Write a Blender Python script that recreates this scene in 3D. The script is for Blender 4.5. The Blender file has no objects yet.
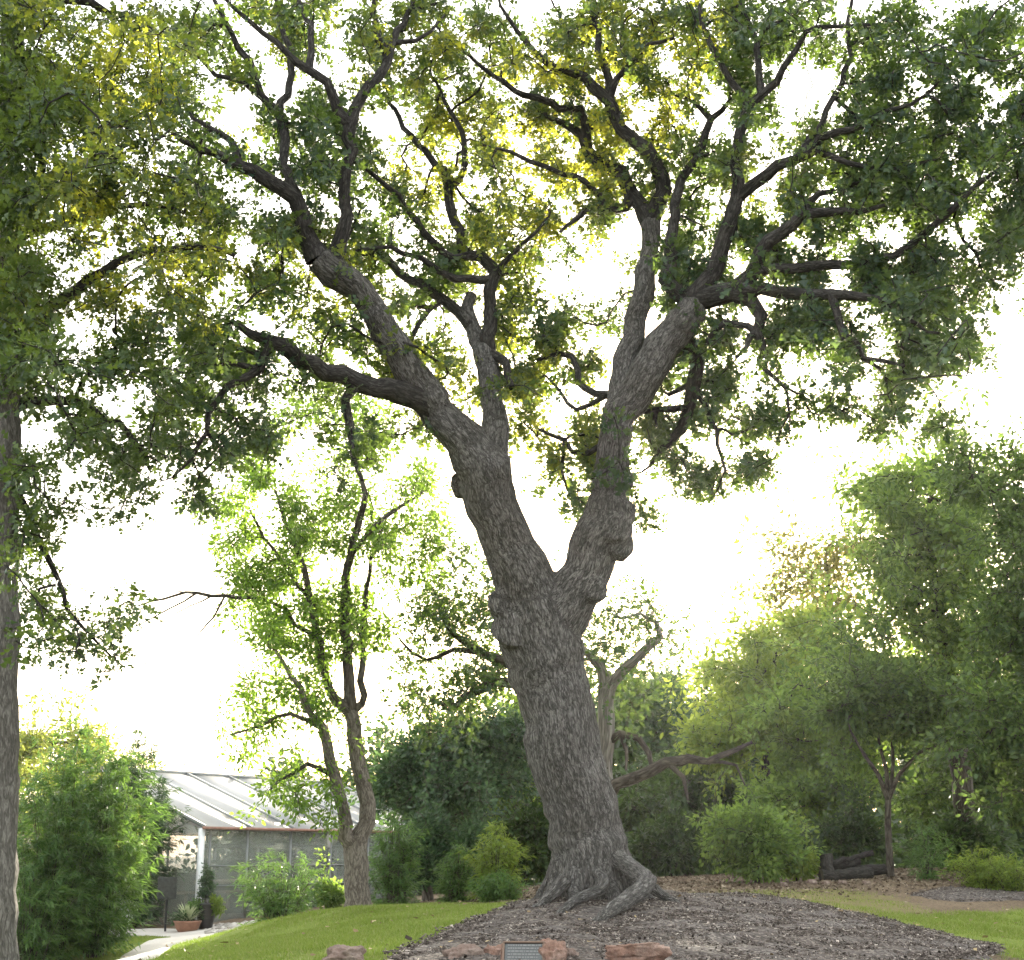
import bpy, bmesh, math, random
import numpy as np
from mathutils import Vector, noise as mnoise

random.seed(7)
RNG = np.random.default_rng(7)
SC = bpy.context.scene
COL = SC.collection

# ------------------------------------------------------------------ camera, sky, sun, exposure
FPX, PITCH, EYE = 1450.0, math.radians(14.5), 1.6
cam_d = bpy.data.cameras.new("camera")
cam_d.sensor_fit = 'HORIZONTAL'
cam_d.sensor_width = 36.0
cam_d.lens = 36.0 * FPX / 1024.0
cam_d.clip_start, cam_d.clip_end = 0.1, 3000.0
cam = bpy.data.objects.new("camera", cam_d)
COL.objects.link(cam)
cam.location = (0, 0, EYE)
cam.rotation_euler = (math.pi / 2 + PITCH, 0, 0)
SC.camera = cam

SUN_AZ, SUN_EL = math.radians(7.0), math.radians(10.5)      # azimuth clockwise from +Y
world = bpy.data.worlds.new("World")
SC.world = world
world.use_nodes = True
wn, wl = world.node_tree.nodes, world.node_tree.links
wn.clear()
sky = wn.new("ShaderNodeTexSky")
sky.sky_type = 'NISHITA'
sky.sun_disc = False
sky.sun_elevation, sky.sun_rotation = SUN_EL, SUN_AZ
sky.dust_density, sky.air_density, sky.ozone_density = 3.0, 1.0, 1.0
hz = wn.new("ShaderNodeMix"); hz.data_type = 'RGBA'         # thin bright cloud veil over the blue
hz.inputs[0].default_value = 0.55
hz.inputs[7].default_value = (8.2, 8.2, 7.9, 1)
bg = wn.new("ShaderNodeBackground"); bg.inputs[1].default_value = 0.11
wo = wn.new("ShaderNodeOutputWorld")
wl.new(sky.outputs[0], hz.inputs[6]); wl.new(hz.outputs[2], bg.inputs[0]); wl.new(bg.outputs[0], wo.inputs[0])

sun_d = bpy.data.lights.new("sun", 'SUN')
sun_d.energy, sun_d.angle, sun_d.color = 5.0, math.radians(0.5), (1.0, 0.90, 0.72)
sun = bpy.data.objects.new("sun", sun_d)
COL.objects.link(sun)
SDIR = Vector((math.sin(SUN_AZ) * math.cos(SUN_EL), math.cos(SUN_AZ) * math.cos(SUN_EL), math.sin(SUN_EL)))
sun.rotation_euler = SDIR.to_track_quat('Z', 'Y').to_euler()
sun.location = SDIR * 60

SC.view_settings.view_transform = 'Standard'
SC.view_settings.look = 'None'
SC.view_settings.exposure = 2.3
SC.view_settings.gamma = 1.0
SC.view_settings.use_curve_mapping = False
SC.cycles.max_bounces = 7
SC.cycles.diffuse_bounces = 4
SC.cycles.glossy_bounces = 2
SC.cycles.transmission_bounces = 5
SC.cycles.transparent_max_bounces = 8
SC.cycles.caustics_reflective = SC.cycles.caustics_refractive = False
SC.cycles.use_denoising = True
SC.cycles.denoising_input_passes = 'RGB_ALBEDO_NORMAL'
SC.cycles.denoising_prefilter = 'NONE'

# ------------------------------------------------------------------ helpers
CP, SP = math.cos(PITCH), math.sin(PITCH)
def P(px, py, D):
    """the place at forward distance D seen in direction (px, py); returns point and metres per pixel there"""
    u, v = (px - 512.0) / FPX, (480.0 - py) / FPX
    ry = CP - v * SP
    t = D / ry
    return np.array([u * t, D, EYE + t * (SP + v * CP)]), t / FPX
def PX(p):
    p = np.atleast_2d(p)
    d = p - np.array([0, 0, EYE])
    zf = d[:, 1] * CP + d[:, 2] * SP
    zu = -d[:, 1] * SP + d[:, 2] * CP
    return np.stack([512 + FPX * d[:, 0] / zf, 480 - FPX * zu / zf], 1)

def tag(o, label=None, cat=None, group=None, kind=None):
    if label: o['label'] = label
    if cat: o['category'] = cat
    if group: o['group'] = group
    if kind: o['kind'] = kind
    return o
def empty(name, loc, label, cat, group=None):
    o = bpy.data.objects.new(name, None)
    o.empty_display_size = 0.3
    COL.objects.link(o)
    o.location = tuple(float(v) for v in loc)
    return tag(o, label, cat, group)
def mesh_np(name, V, quads=None, tris=None, mat=None, parent=None, smooth=False, attr=None, polys=None):
    """one mesh object out of numpy arrays (V in world space; children are stored relative to their thing)"""
    V = np.asarray(V, np.float32)
    org = np.zeros(3, np.float32)
    q = parent
    while q is not None:
        org += np.array(q.location, np.float32); q = q.parent
    me = bpy.data.meshes.new(name)
    loops, starts = [], []
    n = 0
    for arr in (quads, tris):
        if arr is not None and len(arr):
            arr = np.asarray(arr, np.int32)
            starts.append(n + np.arange(len(arr), dtype=np.int32) * arr.shape[1])
            loops.append(arr.ravel()); n += arr.size
    for pl in polys or ():
        starts.append(np.array([n], np.int32)); loops.append(np.array(pl, np.int32)); n += len(pl)
    loops, starts = np.concatenate(loops), np.concatenate(starts)
    me.vertices.add(len(V)); me.vertices.foreach_set("co", (V - org).ravel())
    me.loops.add(len(loops)); me.loops.foreach_set("vertex_index", loops)
    me.polygons.add(len(starts)); me.polygons.foreach_set("loop_start", starts)
    if smooth: me.polygons.foreach_set("use_smooth", np.ones(len(starts), bool))
    for k, a in (attr or {}).items():
        a = np.asarray(a, np.float32)
        if a.ndim == 2:
            at = me.attributes.new(k, 'FLOAT_VECTOR', 'POINT'); at.data.foreach_set("vector", a.ravel())
        else:
            at = me.attributes.new(k, 'FLOAT', 'POINT'); at.data.foreach_set("value", a)
    me.update(calc_edges=True)
    if mat: me.materials.append(mat)
    o = bpy.data.objects.new(name, me)
    COL.objects.link(o)
    if parent: o.parent = parent
    return o
def bm_obj(name, bm, mat, parent=None, smooth=False):
    me = bpy.data.meshes.new(name)
    bmesh.ops.recalc_face_normals(bm, faces=bm.faces)
    if smooth:
        for f in bm.faces: f.smooth = True
    bm.to_mesh(me); bm.free()
    if mat: me.materials.append(mat)
    o = bpy.data.objects.new(name, me); COL.objects.link(o)
    if parent: o.parent = parent
    return o
def add_box(bm, c, s, rot=0.0, bev=0.0):
    r = bmesh.ops.create_cube(bm, size=1.0)
    vs = r['verts']
    for v in vs:
        v.co = Vector((v.co.x * s[0], v.co.y * s[1], v.co.z * s[2]))
    if bev:
        es = list({e for v in vs for e in v.link_edges})
        rr = bmesh.ops.bevel(bm, geom=es, offset=bev, segments=1, affect='EDGES')
        vs = list({v for f in rr['faces'] for v in f.verts} | {v for v in vs if v.is_valid})
    cr, sr = math.cos(rot), math.sin(rot)
    for v in vs:
        x, y = v.co.x, v.co.y
        v.co = Vector((c[0] + x * cr - y * sr, c[1] + x * sr + y * cr, c[2] + v.co.z))
def add_lathe(bm, prof, n=20, c=(0, 0, 0)):
    rings = []
    for r, z in prof:
        rings.append([bm.verts.new((c[0] + r * math.cos(2 * math.pi * k / n), c[1] + r * math.sin(2 * math.pi * k / n), c[2] + z)) for k in range(n)])
    for a, b in zip(rings, rings[1:]):
        for k in range(n): bm.faces.new((a[k], a[(k + 1) % n], b[(k + 1) % n], b[k]))
    bm.faces.new(rings[0][::-1]); bm.faces.new(rings[-1])
def fbm(p, sc, oct=3):
    return mnoise.fractal(Vector((float(p[0]) * sc, float(p[1]) * sc, float(p[2]) * sc)), 0.9, 2.1, oct)

# ------------------------------------------------------------------ materials
def new_mat(name):
    m = bpy.data.materials.new(name); m.use_nodes = True
    nt = m.node_tree
    b = nt.nodes["Principled BSDF"]
    return m, nt.nodes, nt.links, b
def ramp(N, stops):
    r = N.new("ShaderNodeValToRGB")
    e = r.color_ramp.elements
    while len(e) < len(stops): e.new(0.5)
    for el, (p, c) in zip(e, stops):
        el.position = p; el.color = (*c, 1)
    return r
def noise_tex(N, L, vec, scale, detail=4, rough=0.6):
    t = N.new("ShaderNodeTexNoise"); t.inputs["Scale"].default_value = scale
    t.inputs["Detail"].default_value = detail; t.inputs["Roughness"].default_value = rough
    if vec is not None: L.new(vec, t.inputs["Vector"])
    return t
def mixc(N, L, f, a, b, blend='MIX'):
    m = N.new("ShaderNodeMix"); m.data_type = 'RGBA'; m.blend_type = blend
    for sock, v in ((m.inputs[0], f), (m.inputs[6], a), (m.inputs[7], b)):
        if hasattr(v, 'is_linked'): L.new(v, sock)
        elif isinstance(v, (int, float)): sock.default_value = v
        else: sock.default_value = (*v, 1)
    return m.outputs[2]
def leaf_mat(name, ca, cb, cc, trans, tmix=0.42, rough=0.42, clump=0.45):
    """leaves: per-leaf colour, broad clump colour, sun shining through"""
    m, N, L, b = new_mat(name)
    g = N.new("ShaderNodeNewGeometry"); tc = N.new("ShaderNodeTexCoord")
    r = ramp(N, [(0.0, ca), (0.55, cb), (1.0, cc)])
    nt = noise_tex(N, L, tc.outputs["Object"], clump, 2)
    ma = N.new("ShaderNodeMath"); ma.operation = 'MULTIPLY_ADD'
    L.new(nt.outputs[0], ma.inputs[0]); ma.inputs[1].default_value = 1.3; ma.inputs[2].default_value = -0.52
    mb = N.new("ShaderNodeMath"); mb.operation = 'MULTIPLY_ADD'; mb.use_clamp = True
    L.new(g.outputs["Random Per Island"], mb.inputs[0]); mb.inputs[1].default_value = 0.85
    L.new(ma.outputs[0], mb.inputs[2])
    L.new(mb.outputs[0], r.inputs[0])
    L.new(r.outputs[0], b.inputs["Base Color"])
    b.inputs["Roughness"].default_value = rough
    b.inputs["Specular IOR Level"].default_value = 0.35
    t = N.new("ShaderNodeBsdfTranslucent")
    tr = ramp(N, [(0.0, tuple(v * .55 for v in trans)), (.55, trans), (1.0, tuple(min(.9, v * 1.5) for v in trans))])
    L.new(mb.outputs[0], tr.inputs[0])
    tn = N.new("ShaderNodeAttribute"); tn.attribute_name = "sun_tint"     # sunlit patches painted into the leaf colour as yellow
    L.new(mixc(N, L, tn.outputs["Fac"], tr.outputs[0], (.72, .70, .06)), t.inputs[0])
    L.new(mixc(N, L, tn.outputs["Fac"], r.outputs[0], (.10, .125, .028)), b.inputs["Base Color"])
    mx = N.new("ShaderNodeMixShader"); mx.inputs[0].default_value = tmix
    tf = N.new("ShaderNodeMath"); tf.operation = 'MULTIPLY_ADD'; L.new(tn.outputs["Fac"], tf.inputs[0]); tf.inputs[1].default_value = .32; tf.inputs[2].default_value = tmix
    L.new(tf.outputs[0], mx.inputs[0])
    L.new(b.outputs[0], mx.inputs[1]); L.new(t.outputs[0], mx.inputs[2])
    L.new(mx.outputs[0], N["Material Output"].inputs[0])
    return m
def bark_mat(name, dark, mid, light, scale=13.0, stretch=0.24, bump=0.9, dist=0.03):
    m, N, L, b = new_mat(name)
    at = N.new("ShaderNodeAttribute"); at.attribute_name = "bark"
    mp = N.new("ShaderNodeMapping"); mp.inputs["Scale"].default_value = (1, 1, stretch)
    L.new(at.outputs["Vector"], mp.inputs[0])
    wob = noise_tex(N, L, mp.outputs[0], 9.0, 4, .7)
    addv = N.new("ShaderNodeVectorMath"); addv.operation = 'MULTIPLY_ADD'
    L.new(wob.outputs["Color"], addv.inputs[0]); addv.inputs[1].default_value = (0.06, 0.06, 0.06); L.new(mp.outputs[0], addv.inputs[2])
    def furrow(sc, w):
        n = noise_tex(N, L, addv.outputs[0], sc, 2.5, .55)
        a = N.new("ShaderNodeMath"); a.operation = 'SUBTRACT'; L.new(n.outputs[0], a.inputs[0]); a.inputs[1].default_value = .5
        b2 = N.new("ShaderNodeMath"); b2.operation = 'ABSOLUTE'; L.new(a.outputs[0], b2.inputs[0])
        c = N.new("ShaderNodeMapRange"); c.interpolation_type = 'SMOOTHSTEP'; c.inputs[1].default_value = 0; c.inputs[2].default_value = w; L.new(b2.outputs[0], c.inputs[0])
        return c.outputs[0]
    f1, f2 = furrow(scale * .55, .10), furrow(scale * 1.25, .12)
    fine = noise_tex(N, L, mp.outputs[0], scale * 3.2, 5, 0.75)
    big = noise_tex(N, L, at.outputs["Vector"], 1.3, 3)
    h1 = N.new("ShaderNodeMath"); h1.operation = 'MULTIPLY_ADD'; L.new(f1, h1.inputs[0]); h1.inputs[1].default_value = .42
    h2 = N.new("ShaderNodeMath"); h2.operation = 'MULTIPLY'; L.new(f2, h2.inputs[0]); h2.inputs[1].default_value = .28; L.new(h2.outputs[0], h1.inputs[2])
    hm = N.new("ShaderNodeMath"); hm.operation = 'MULTIPLY_ADD'; L.new(fine.outputs[0], hm.inputs[0]); hm.inputs[1].default_value = .45; L.new(h1.outputs[0], hm.inputs[2])
    cr = ramp(N, [(0.22, dark), (0.70, mid), (1.0, light)])
    L.new(hm.outputs[0], cr.inputs[0])
    bigr = ramp(N, [(0.3, (0.72, 0.70, 0.66)), (0.7, (1.0, 1.0, 1.0))]); L.new(big.outputs[0], bigr.inputs[0])
    col = mixc(N, L, 1.0, cr.outputs[0], bigr.outputs[0], 'MULTIPLY')
    L.new(col, b.inputs["Base Color"])
    b.inputs["Roughness"].default_value = 0.9; b.inputs["Specular IOR Level"].default_value = 0.2
    bp = N.new("ShaderNodeBump"); bp.inputs["Strength"].default_value = bump; bp.inputs["Distance"].default_value = dist
    L.new(hm.outputs[0], bp.inputs["Height"]); L.new(bp.outputs[0], b.inputs["Normal"])
    return m
def plain(name, col, rough=0.6, metal=0.0, var=0.15, scale=8.0, bump=0.0):
    m, N, L, b = new_mat(name)
    tc = N.new("ShaderNodeTexCoord")
    n = noise_tex(N, L, tc.outputs["Object"], scale, 5)
    r = ramp(N, [(0.25, tuple(c * (1 - var) for c in col)), (0.75, tuple(min(1, c * (1 + var)) for c in col))])
    L.new(n.outputs[0], r.inputs[0]); L.new(r.outputs[0], b.inputs["Base Color"])
    b.inputs["Roughness"].default_value = rough; b.inputs["Metallic"].default_value = metal
    if bump:
        bp = N.new("ShaderNodeBump"); bp.inputs["Strength"].default_value = bump; bp.inputs["Distance"].default_value = 0.02
        L.new(n.outputs[0], bp.inputs["Height"]); L.new(bp.outputs[0], b.inputs["Normal"])
    return m
def island_mat(name, stops, rough=0.85, trans=None):
    m, N, L, b = new_mat(name)
    g = N.new("ShaderNodeNewGeometry")
    r = ramp(N, stops); L.new(g.outputs["Random Per Island"], r.inputs[0])
    L.new(r.outputs[0], b.inputs["Base Color"]); b.inputs["Roughness"].default_value = rough
    b.inputs["Specular IOR Level"].default_value = 0.2
    if trans:
        t = N.new("ShaderNodeBsdfTranslucent"); t.inputs[0].default_value = (*trans, 1)
        mx = N.new("ShaderNodeMixShader"); mx.inputs[0].default_value = 0.35
        L.new(b.outputs[0], mx.inputs[1]); L.new(t.outputs[0], mx.inputs[2]); L.new(mx.outputs[0], N["Material Output"].inputs[0])
    return m

M_OAK = leaf_mat("oak leaves", (0.016, 0.042, 0.029), (0.030, 0.064, 0.036), (0.056, 0.088, 0.036), (0.12, 0.185, 0.024), 0.38, clump=.6)
M_LEFT = leaf_mat("fine dark leaves", (0.018, 0.044, 0.022), (0.034, 0.068, 0.027), (0.064, 0.098, 0.030), (0.14, 0.20, 0.024), 0.38, clump=.6)
M_ELM = leaf_mat("bright leaves", (0.034, 0.082, 0.018), (0.058, 0.118, 0.024), (0.10, 0.16, 0.032), (0.24, 0.38, 0.04), 0.50)
M_WOODA = leaf_mat("wood leaves", (0.026, 0.062, 0.020), (0.075, 0.145, 0.040), (0.15, 0.22, 0.055), (0.24, 0.36, 0.05), 0.50, clump=.8)
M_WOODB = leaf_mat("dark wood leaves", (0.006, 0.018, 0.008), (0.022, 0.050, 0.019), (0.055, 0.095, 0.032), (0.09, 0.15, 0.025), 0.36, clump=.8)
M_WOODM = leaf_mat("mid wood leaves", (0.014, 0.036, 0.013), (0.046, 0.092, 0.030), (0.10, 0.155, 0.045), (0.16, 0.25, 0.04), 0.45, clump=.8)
M_WOODC = leaf_mat("brown tinged leaves", (0.055, 0.080, 0.030), (0.090, 0.110, 0.036), (0.13, 0.12, 0.045), (0.30, 0.28, 0.06), 0.48)
M_CEDAR = leaf_mat("blue green foliage", (0.010, 0.028, 0.016), (0.030, 0.070, 0.035), (0.064, 0.115, 0.052), (0.10, 0.18, 0.05), 0.34)
M_BAMB = leaf_mat("narrow leaves", (0.036, 0.092, 0.030), (0.060, 0.130, 0.038), (0.095, 0.165, 0.048), (0.17, 0.30, 0.05), 0.40)
M_LIME = leaf_mat("lime leaves", (0.080, 0.15, 0.024), (0.115, 0.20, 0.03), (0.165, 0.23, 0.04), (0.30, 0.38, 0.05), 0.45)
M_YELL = leaf_mat("yellow green leaves", (0.075, 0.12, 0.03), (0.12, 0.17, 0.035), (0.17, 0.20, 0.045), (0.34, 0.38, 0.06), 0.48)
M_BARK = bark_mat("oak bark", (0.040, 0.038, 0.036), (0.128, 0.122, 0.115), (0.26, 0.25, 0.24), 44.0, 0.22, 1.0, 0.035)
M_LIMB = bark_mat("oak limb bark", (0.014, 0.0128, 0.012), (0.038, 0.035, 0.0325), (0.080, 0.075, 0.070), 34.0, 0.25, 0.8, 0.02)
M_BARKL = bark_mat("grey bark", (0.06, 0.056, 0.05), (0.12, 0.112, 0.102), (0.20, 0.19, 0.175), 40.0, 0.25, 0.8, 0.015)
M_BARKE = bark_mat("pale scaly bark", (0.075, 0.062, 0.052), (0.17, 0.148, 0.126), (0.28, 0.25, 0.215), 30.0, 0.3, 0.9, 0.02)
M_BARKD = bark_mat("dark bark", (0.030, 0.025, 0.020), (0.075, 0.064, 0.052), (0.13, 0.115, 0.095), 18.0, 0.25, 0.8, 0.02)
M_SNAG = bark_mat("weathered wood", (0.11, 0.10, 0.09), (0.21, 0.195, 0.175), (0.32, 0.30, 0.275), 18.0, 0.1, 0.5, 0.015)

# ------------------------------------------------------------------ terrain
CTRL = [  # (px, py, forward distance) the surface runs through
    (345, 962, 12.6), (463, 963, 12.4), (520, 964, 12.1), (635, 964, 12.3), (735, 966, 12.6), (880, 962, 14.0),
    (545, 908, 16.6), (600, 918, 15.6), (660, 903, 16.8), (590, 900, 17.6), (440, 936, 14.4), (500, 915, 16.4),
    (350, 909, 21.0), (420, 910, 20.5), (300, 914, 21.5), (250, 927, 21.5), (185, 955, 20.5), (300, 938, 17.0), (400, 925, 17.5),
    (500, 908, 22.0), (530, 893, 27.0), (450, 903, 26.0), (395, 908, 28.0),
    (148, 961, 27.0), (202, 937, 34.0), (195, 926, 38.0), (120, 928, 38.0), (60, 950, 29.0), (300, 915, 38.0), (100, 922, 42.0), (240, 932, 33.0),
    (700, 899, 19.0), (780, 901, 19.2), (850, 917, 18.6), (935, 935, 17.6), (1000, 951, 16.6), (960, 920, 21.0), (1020, 908, 23.5), (1040, 940, 18.5),
    (700, 882, 30.0), (800, 880, 29.0), (900, 876, 28.5), (1000, 882, 27.0), (620, 880, 31.0), (760, 895, 24.0), (880, 897, 24.0), (830, 872, 33.0),
]
cp = [P(*c)[0] for c in CTRL]
cp += [np.array(v, float) for v in ((0, 0, 0), (-10, 0, -.1), (10, 0, 0.1), (0, 6, .25), (-7, 8, 0.0), (8, 8, .25), (-18, 10, -.3), (18, 12, .5),
       (-25, 40, -.7), (-30, 65, -.6), (0, 50, .6), (10, 50, 1.1), (25, 40, 1.3), (25, 65, 1.4), (0, 65, .8), (-12, 55, -.3), (20, 24, .9), (-20, 25, -.6))]
cp = np.array(cp)
def _k(r2): return np.where(r2 > 1e-12, r2 * np.log(np.maximum(r2, 1e-12)), 0.0)
_n = len(cp)
_A = np.zeros((_n + 3, _n + 3))
_A[:_n, :_n] = _k(((cp[:, None, :2] - cp[None, :, :2]) ** 2).sum(2)) + np.eye(_n) * 0.6
_A[:_n, _n] = 1; _A[:_n, _n + 1:] = cp[:, :2]; _A[_n, :_n] = 1; _A[_n + 1:, :_n] = cp[:, :2].T
_W = np.linalg.solve(_A, np.concatenate([cp[:, 2], np.zeros(3)]))
def ground(x, y):
    x, y = np.atleast_1d(np.asarray(x, float)), np.atleast_1d(np.asarray(y, float))
    X, Y = np.clip(x, -32, 30), np.clip(y, -4, 66)
    out = np.empty(len(X))
    for i in range(0, len(X), 20000):
        a, b = X[i:i + 20000], Y[i:i + 20000]
        r2 = (a[:, None] - cp[None, :, 0]) ** 2 + (b[:, None] - cp[None, :, 1]) ** 2
        out[i:i + 20000] = _k(r2) @ _W[:_n] + _W[_n] + a * _W[_n + 1] + b * _W[_n + 2]
    return out
def gz(x, y): return float(ground(x, y)[0])
def GP(px, D):
    """ground point under screen column px at forward distance D"""
    q = P(px, 900, D)[0]
    for _ in range(4):
        z = gz(q[0], D)
        zf = D * CP + (z - EYE) * SP
        q = np.array([(px - 512) / FPX * zf, D, z])
    return q

def poly_sd(poly, x, y):
    """signed distance to a polygon, positive inside"""
    poly = np.asarray(poly, float)
    d = np.full(len(x), 1e9); ins = np.zeros(len(x), bool)
    for a, b in zip(poly, np.roll(poly, -1, 0)):
        e = b - a
        t = np.clip(((x - a[0]) * e[0] + (y - a[1]) * e[1]) / (e @ e + 1e-12), 0, 1)
        d = np.minimum(d, np.hypot(x - a[0] - t * e[0], y - a[1] - t * e[1]))
        c = (a[1] > y) != (b[1] > y)
        with np.errstate(divide='ignore', invalid='ignore'):
            xi = (b[0] - a[0]) * (y - a[1]) / (b[1] - a[1]) + a[0]
        ins ^= c & (x < xi)
    return np.where(ins, d, -d)
def smooth2(poly, it=2):
    p = np.asarray(poly, float)
    for _ in range(it):
        q = np.roll(p, -1, 0)
        p = np.stack([p * .75 + q * .25, p * .25 + q * .75], 1).reshape(-1, 2)
    return p
def W2(lst): return [tuple(GP(px, D)[:2]) for px, D in lst]
MULCH = smooth2(W2([(375, 12.2), (430, 14.0), (480, 16.0), (520, 17.6), (555, 18.9), (610, 19.6), (680, 19.6), (770, 19.4), (850, 18.7), (930, 17.7),
                    (1000, 16.7), (1003, 15.9), (960, 14.6), (880, 13.0), (800, 11.3), (620, 10.4), (450, 10.6)]))
MULCH2 = smooth2(W2([(935, 23.5), (1000, 24.3), (1080, 25), (1080, 27), (1000, 26.4), (900, 25.2)]))
PATHW = smooth2(W2([(60, 20.0), (112, 27.0), (150, 31.0), (178, 34.6), (150, 35.4), (100, 35.6), (95, 37.3), (190, 37.2), (223, 36.6), (224, 34.8), (205, 31.0), (186, 27.0), (160, 20.0)]), 1)
LAWNR = smooth2(W2([(860, 19.0), (930, 18.0), (1010, 16.6), (1005, 14.0), (1400, 13.0), (1400, 24.0), (1024, 23.3), (930, 21.4)]))
LAWNL = smooth2(np.array([(-1.6, 7.5), (-1.25, 11), (-1.05, 12.4), (-0.75, 14), (-0.3, 16), (0.05, 17.5), (0.3, 20), (0.25, 22.5), (-0.6, 24.5), (-2.0, 26), (-3.5, 30), (-4.6, 35.5),
                 (-7.5, 36.8), (-26, 36.5), (-26, 6)]))
DRYG = smooth2(W2([(640, 19.0), (760, 19.0), (860, 18.6), (940, 20.8), (930, 22.8), (830, 26.0), (720, 25.0), (640, 23.0)]))
def sdn(poly, x, y, amp=0.25, sc=1.2, seed=0.0):
    s = poly_sd(poly, x, y)
    near = np.abs(s) < 1.0
    nz = np.zeros(len(x))
    for i in np.nonzero(near)[0]:
        nz[i] = fbm((x[i], y[i], seed), sc, 3)
    return s + amp * nz

# the ground: one sheet out to the horizon
def axis(fine0, fine1, st, far0, far1):
    a = list(np.arange(fine0, fine1, st)); g = st; v = fine1
    while v < far1: a.append(v); g *= 1.25; v += g
    a.append(far1); g = st; v = fine0 - st
    while v > far0: a.insert(0, v); g *= 1.25; v -= g
    a.insert(0, far0)
    return np.array(a)
ax, ay = axis(-14, 14, 0.2, -900, 900), axis(9, 40, 0.2, -60, 1500)
gx, gy = np.meshgrid(ax, ay)
gx, gy = gx.ravel(), gy.ravel()
gzv = ground(gx, gy)
for i in range(len(gx)):
    if -15 < gx[i] < 15 and 8 < gy[i] < 42:
        gzv[i] += 0.035 * fbm((gx[i], gy[i], 0), 0.9, 3)
grass = np.maximum(np.clip(sdn(LAWNL, gx, gy, .35) / .5 + .5, 0, 1), np.clip(sdn(LAWNR, gx, gy, .35, 1.2, 5) / .6 + .5, 0, 1))
dry = np.clip(sdn(DRYG, gx, gy, .8, .8, 9) / 1.2 + .4, 0, 1)
nx = len(ax)
idx = np.arange(len(gx)).reshape(len(ay), nx)
quads = np.stack([idx[:-1, :-1], idx[:-1, 1:], idx[1:, 1:], idx[1:, :-1]], -1).reshape(-1, 4)
def ground_mat():
    m, N, L, b = new_mat("ground")
    tc = N.new("ShaderNodeTexCoord")
    co = tc.outputs["Object"]
    a1 = N.new("ShaderNodeAttribute"); a1.attribute_name = "grass"
    a2 = N.new("ShaderNodeAttribute"); a2.attribute_name = "dry"
    f = noise_tex(N, L, co, 26, 6, 0.75); md = noise_tex(N, L, co, 2.2, 5, 0.65); fi = noise_tex(N, L, co, 70, 4, 0.8)
    dirt = ramp(N, [(0.30, (0.075, 0.056, 0.040)), (0.48, (0.15, 0.118, 0.084)), (0.62, (0.225, 0.18, 0.13)), (0.75, (0.30, 0.25, 0.185))])
    L.new(f.outputs[0], dirt.inputs[0])
    dm = ramp(N, [(0.3, (0.62, 0.58, 0.54)), (0.7, (1.05, 1.0, 0.95))]); L.new(md.outputs[0], dm.inputs[0])
    dcol = mixc(N, L, 1.0, dirt.outputs[0], dm.outputs[0], 'MULTIPLY')
    gr = ramp(N, [(0.30, (0.080, 0.105, 0.020)), (0.55, (0.14, 0.185, 0.03)), (0.75, (0.20, 0.225, 0.05))]); L.new(fi.outputs[0], gr.inputs[0])
    dg = ramp(N, [(0.30, (0.10, 0.085, 0.035)), (0.55, (0.165, 0.145, 0.065)), (0.75, (0.27, 0.225, 0.125))]); L.new(fi.outputs[0], dg.inputs[0])
    def thr(att, k):
        mm = N.new("ShaderNodeMath"); mm.operation = 'MULTIPLY_ADD'; L.new(md.outputs[0], mm.inputs[0]); mm.inputs[1].default_value = k; L.new(att.outputs["Fac"], mm.inputs[2])
        r = N.new("ShaderNodeMapRange"); r.inputs[1].default_value = k * .5 + .25; r.inputs[2].default_value = k * .5 + .75; L.new(mm.outputs[0], r.inputs[0]); return r.outputs[0]
    c = mixc(N, L, thr(a2, 1.4), dcol, dg.outputs[0])
    c = mixc(N, L, thr(a1, 0.85), c, gr.outputs[0])
    L.new(c, b.inputs["Base Color"]); b.inputs["Roughness"].default_value = 0.95; b.inputs["Specular IOR Level"].default_value = 0.1
    bp = N.new("ShaderNodeBump"); bp.inputs["Strength"].default_value = 0.7; bp.inputs["Distance"].default_value = 0.03
    L.new(f.outputs[0], bp.inputs["Height"]); L.new(bp.outputs[0], b.inputs["Normal"])
    return m
tag(mesh_np("ground", np.stack([gx, gy, gzv], 1), quads, None, ground_mat(), None, True, {"grass": grass, "dry": dry}), kind='structure',
    label="grassy and leaf strewn ground under and around the trees")

def sheet(name, poly, st, rise, mat, amp, seed, label, lo=-0.04):
    p = np.asarray(poly)
    x, y = np.meshgrid(np.arange(p[:, 0].min() - .4, p[:, 0].max() + .4, st), np.arange(p[:, 1].min() - .4, p[:, 1].max() + .4, st))
    sh = x.shape
    x, y = x.ravel(), y.ravel()
    s = sdn(poly, x, y, amp, 2.0, seed)
    z = ground(x, y)
    for i in range(len(x)):
        z[i] += 0.035 * fbm((x[i], y[i], 0), 0.9, 3)
    z += np.where(s > 0, rise * np.clip(s / (rise * 3), 0, 1) ** .6, np.clip(s / .12, -1, 0) * .06)
    if rise > .04: z += np.array([0.02 * fbm((a, b, 3), 3.5, 3) for a, b in zip(x, y)]) * (s > 0)
    ii = np.arange(len(x)).reshape(sh)
    q = np.stack([ii[:-1, :-1], ii[:-1, 1:], ii[1:, 1:], ii[1:, :-1]], -1).reshape(-1, 4)
    q = q[(s[q] > -0.1).any(1)]
    u, inv = np.unique(q, return_inverse=True)
    return tag(mesh_np(name, np.stack([x, y, z], 1)[u], inv.reshape(-1, 4), None, mat, None, True), kind='structure', label=label), (x, y, z, s)
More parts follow.
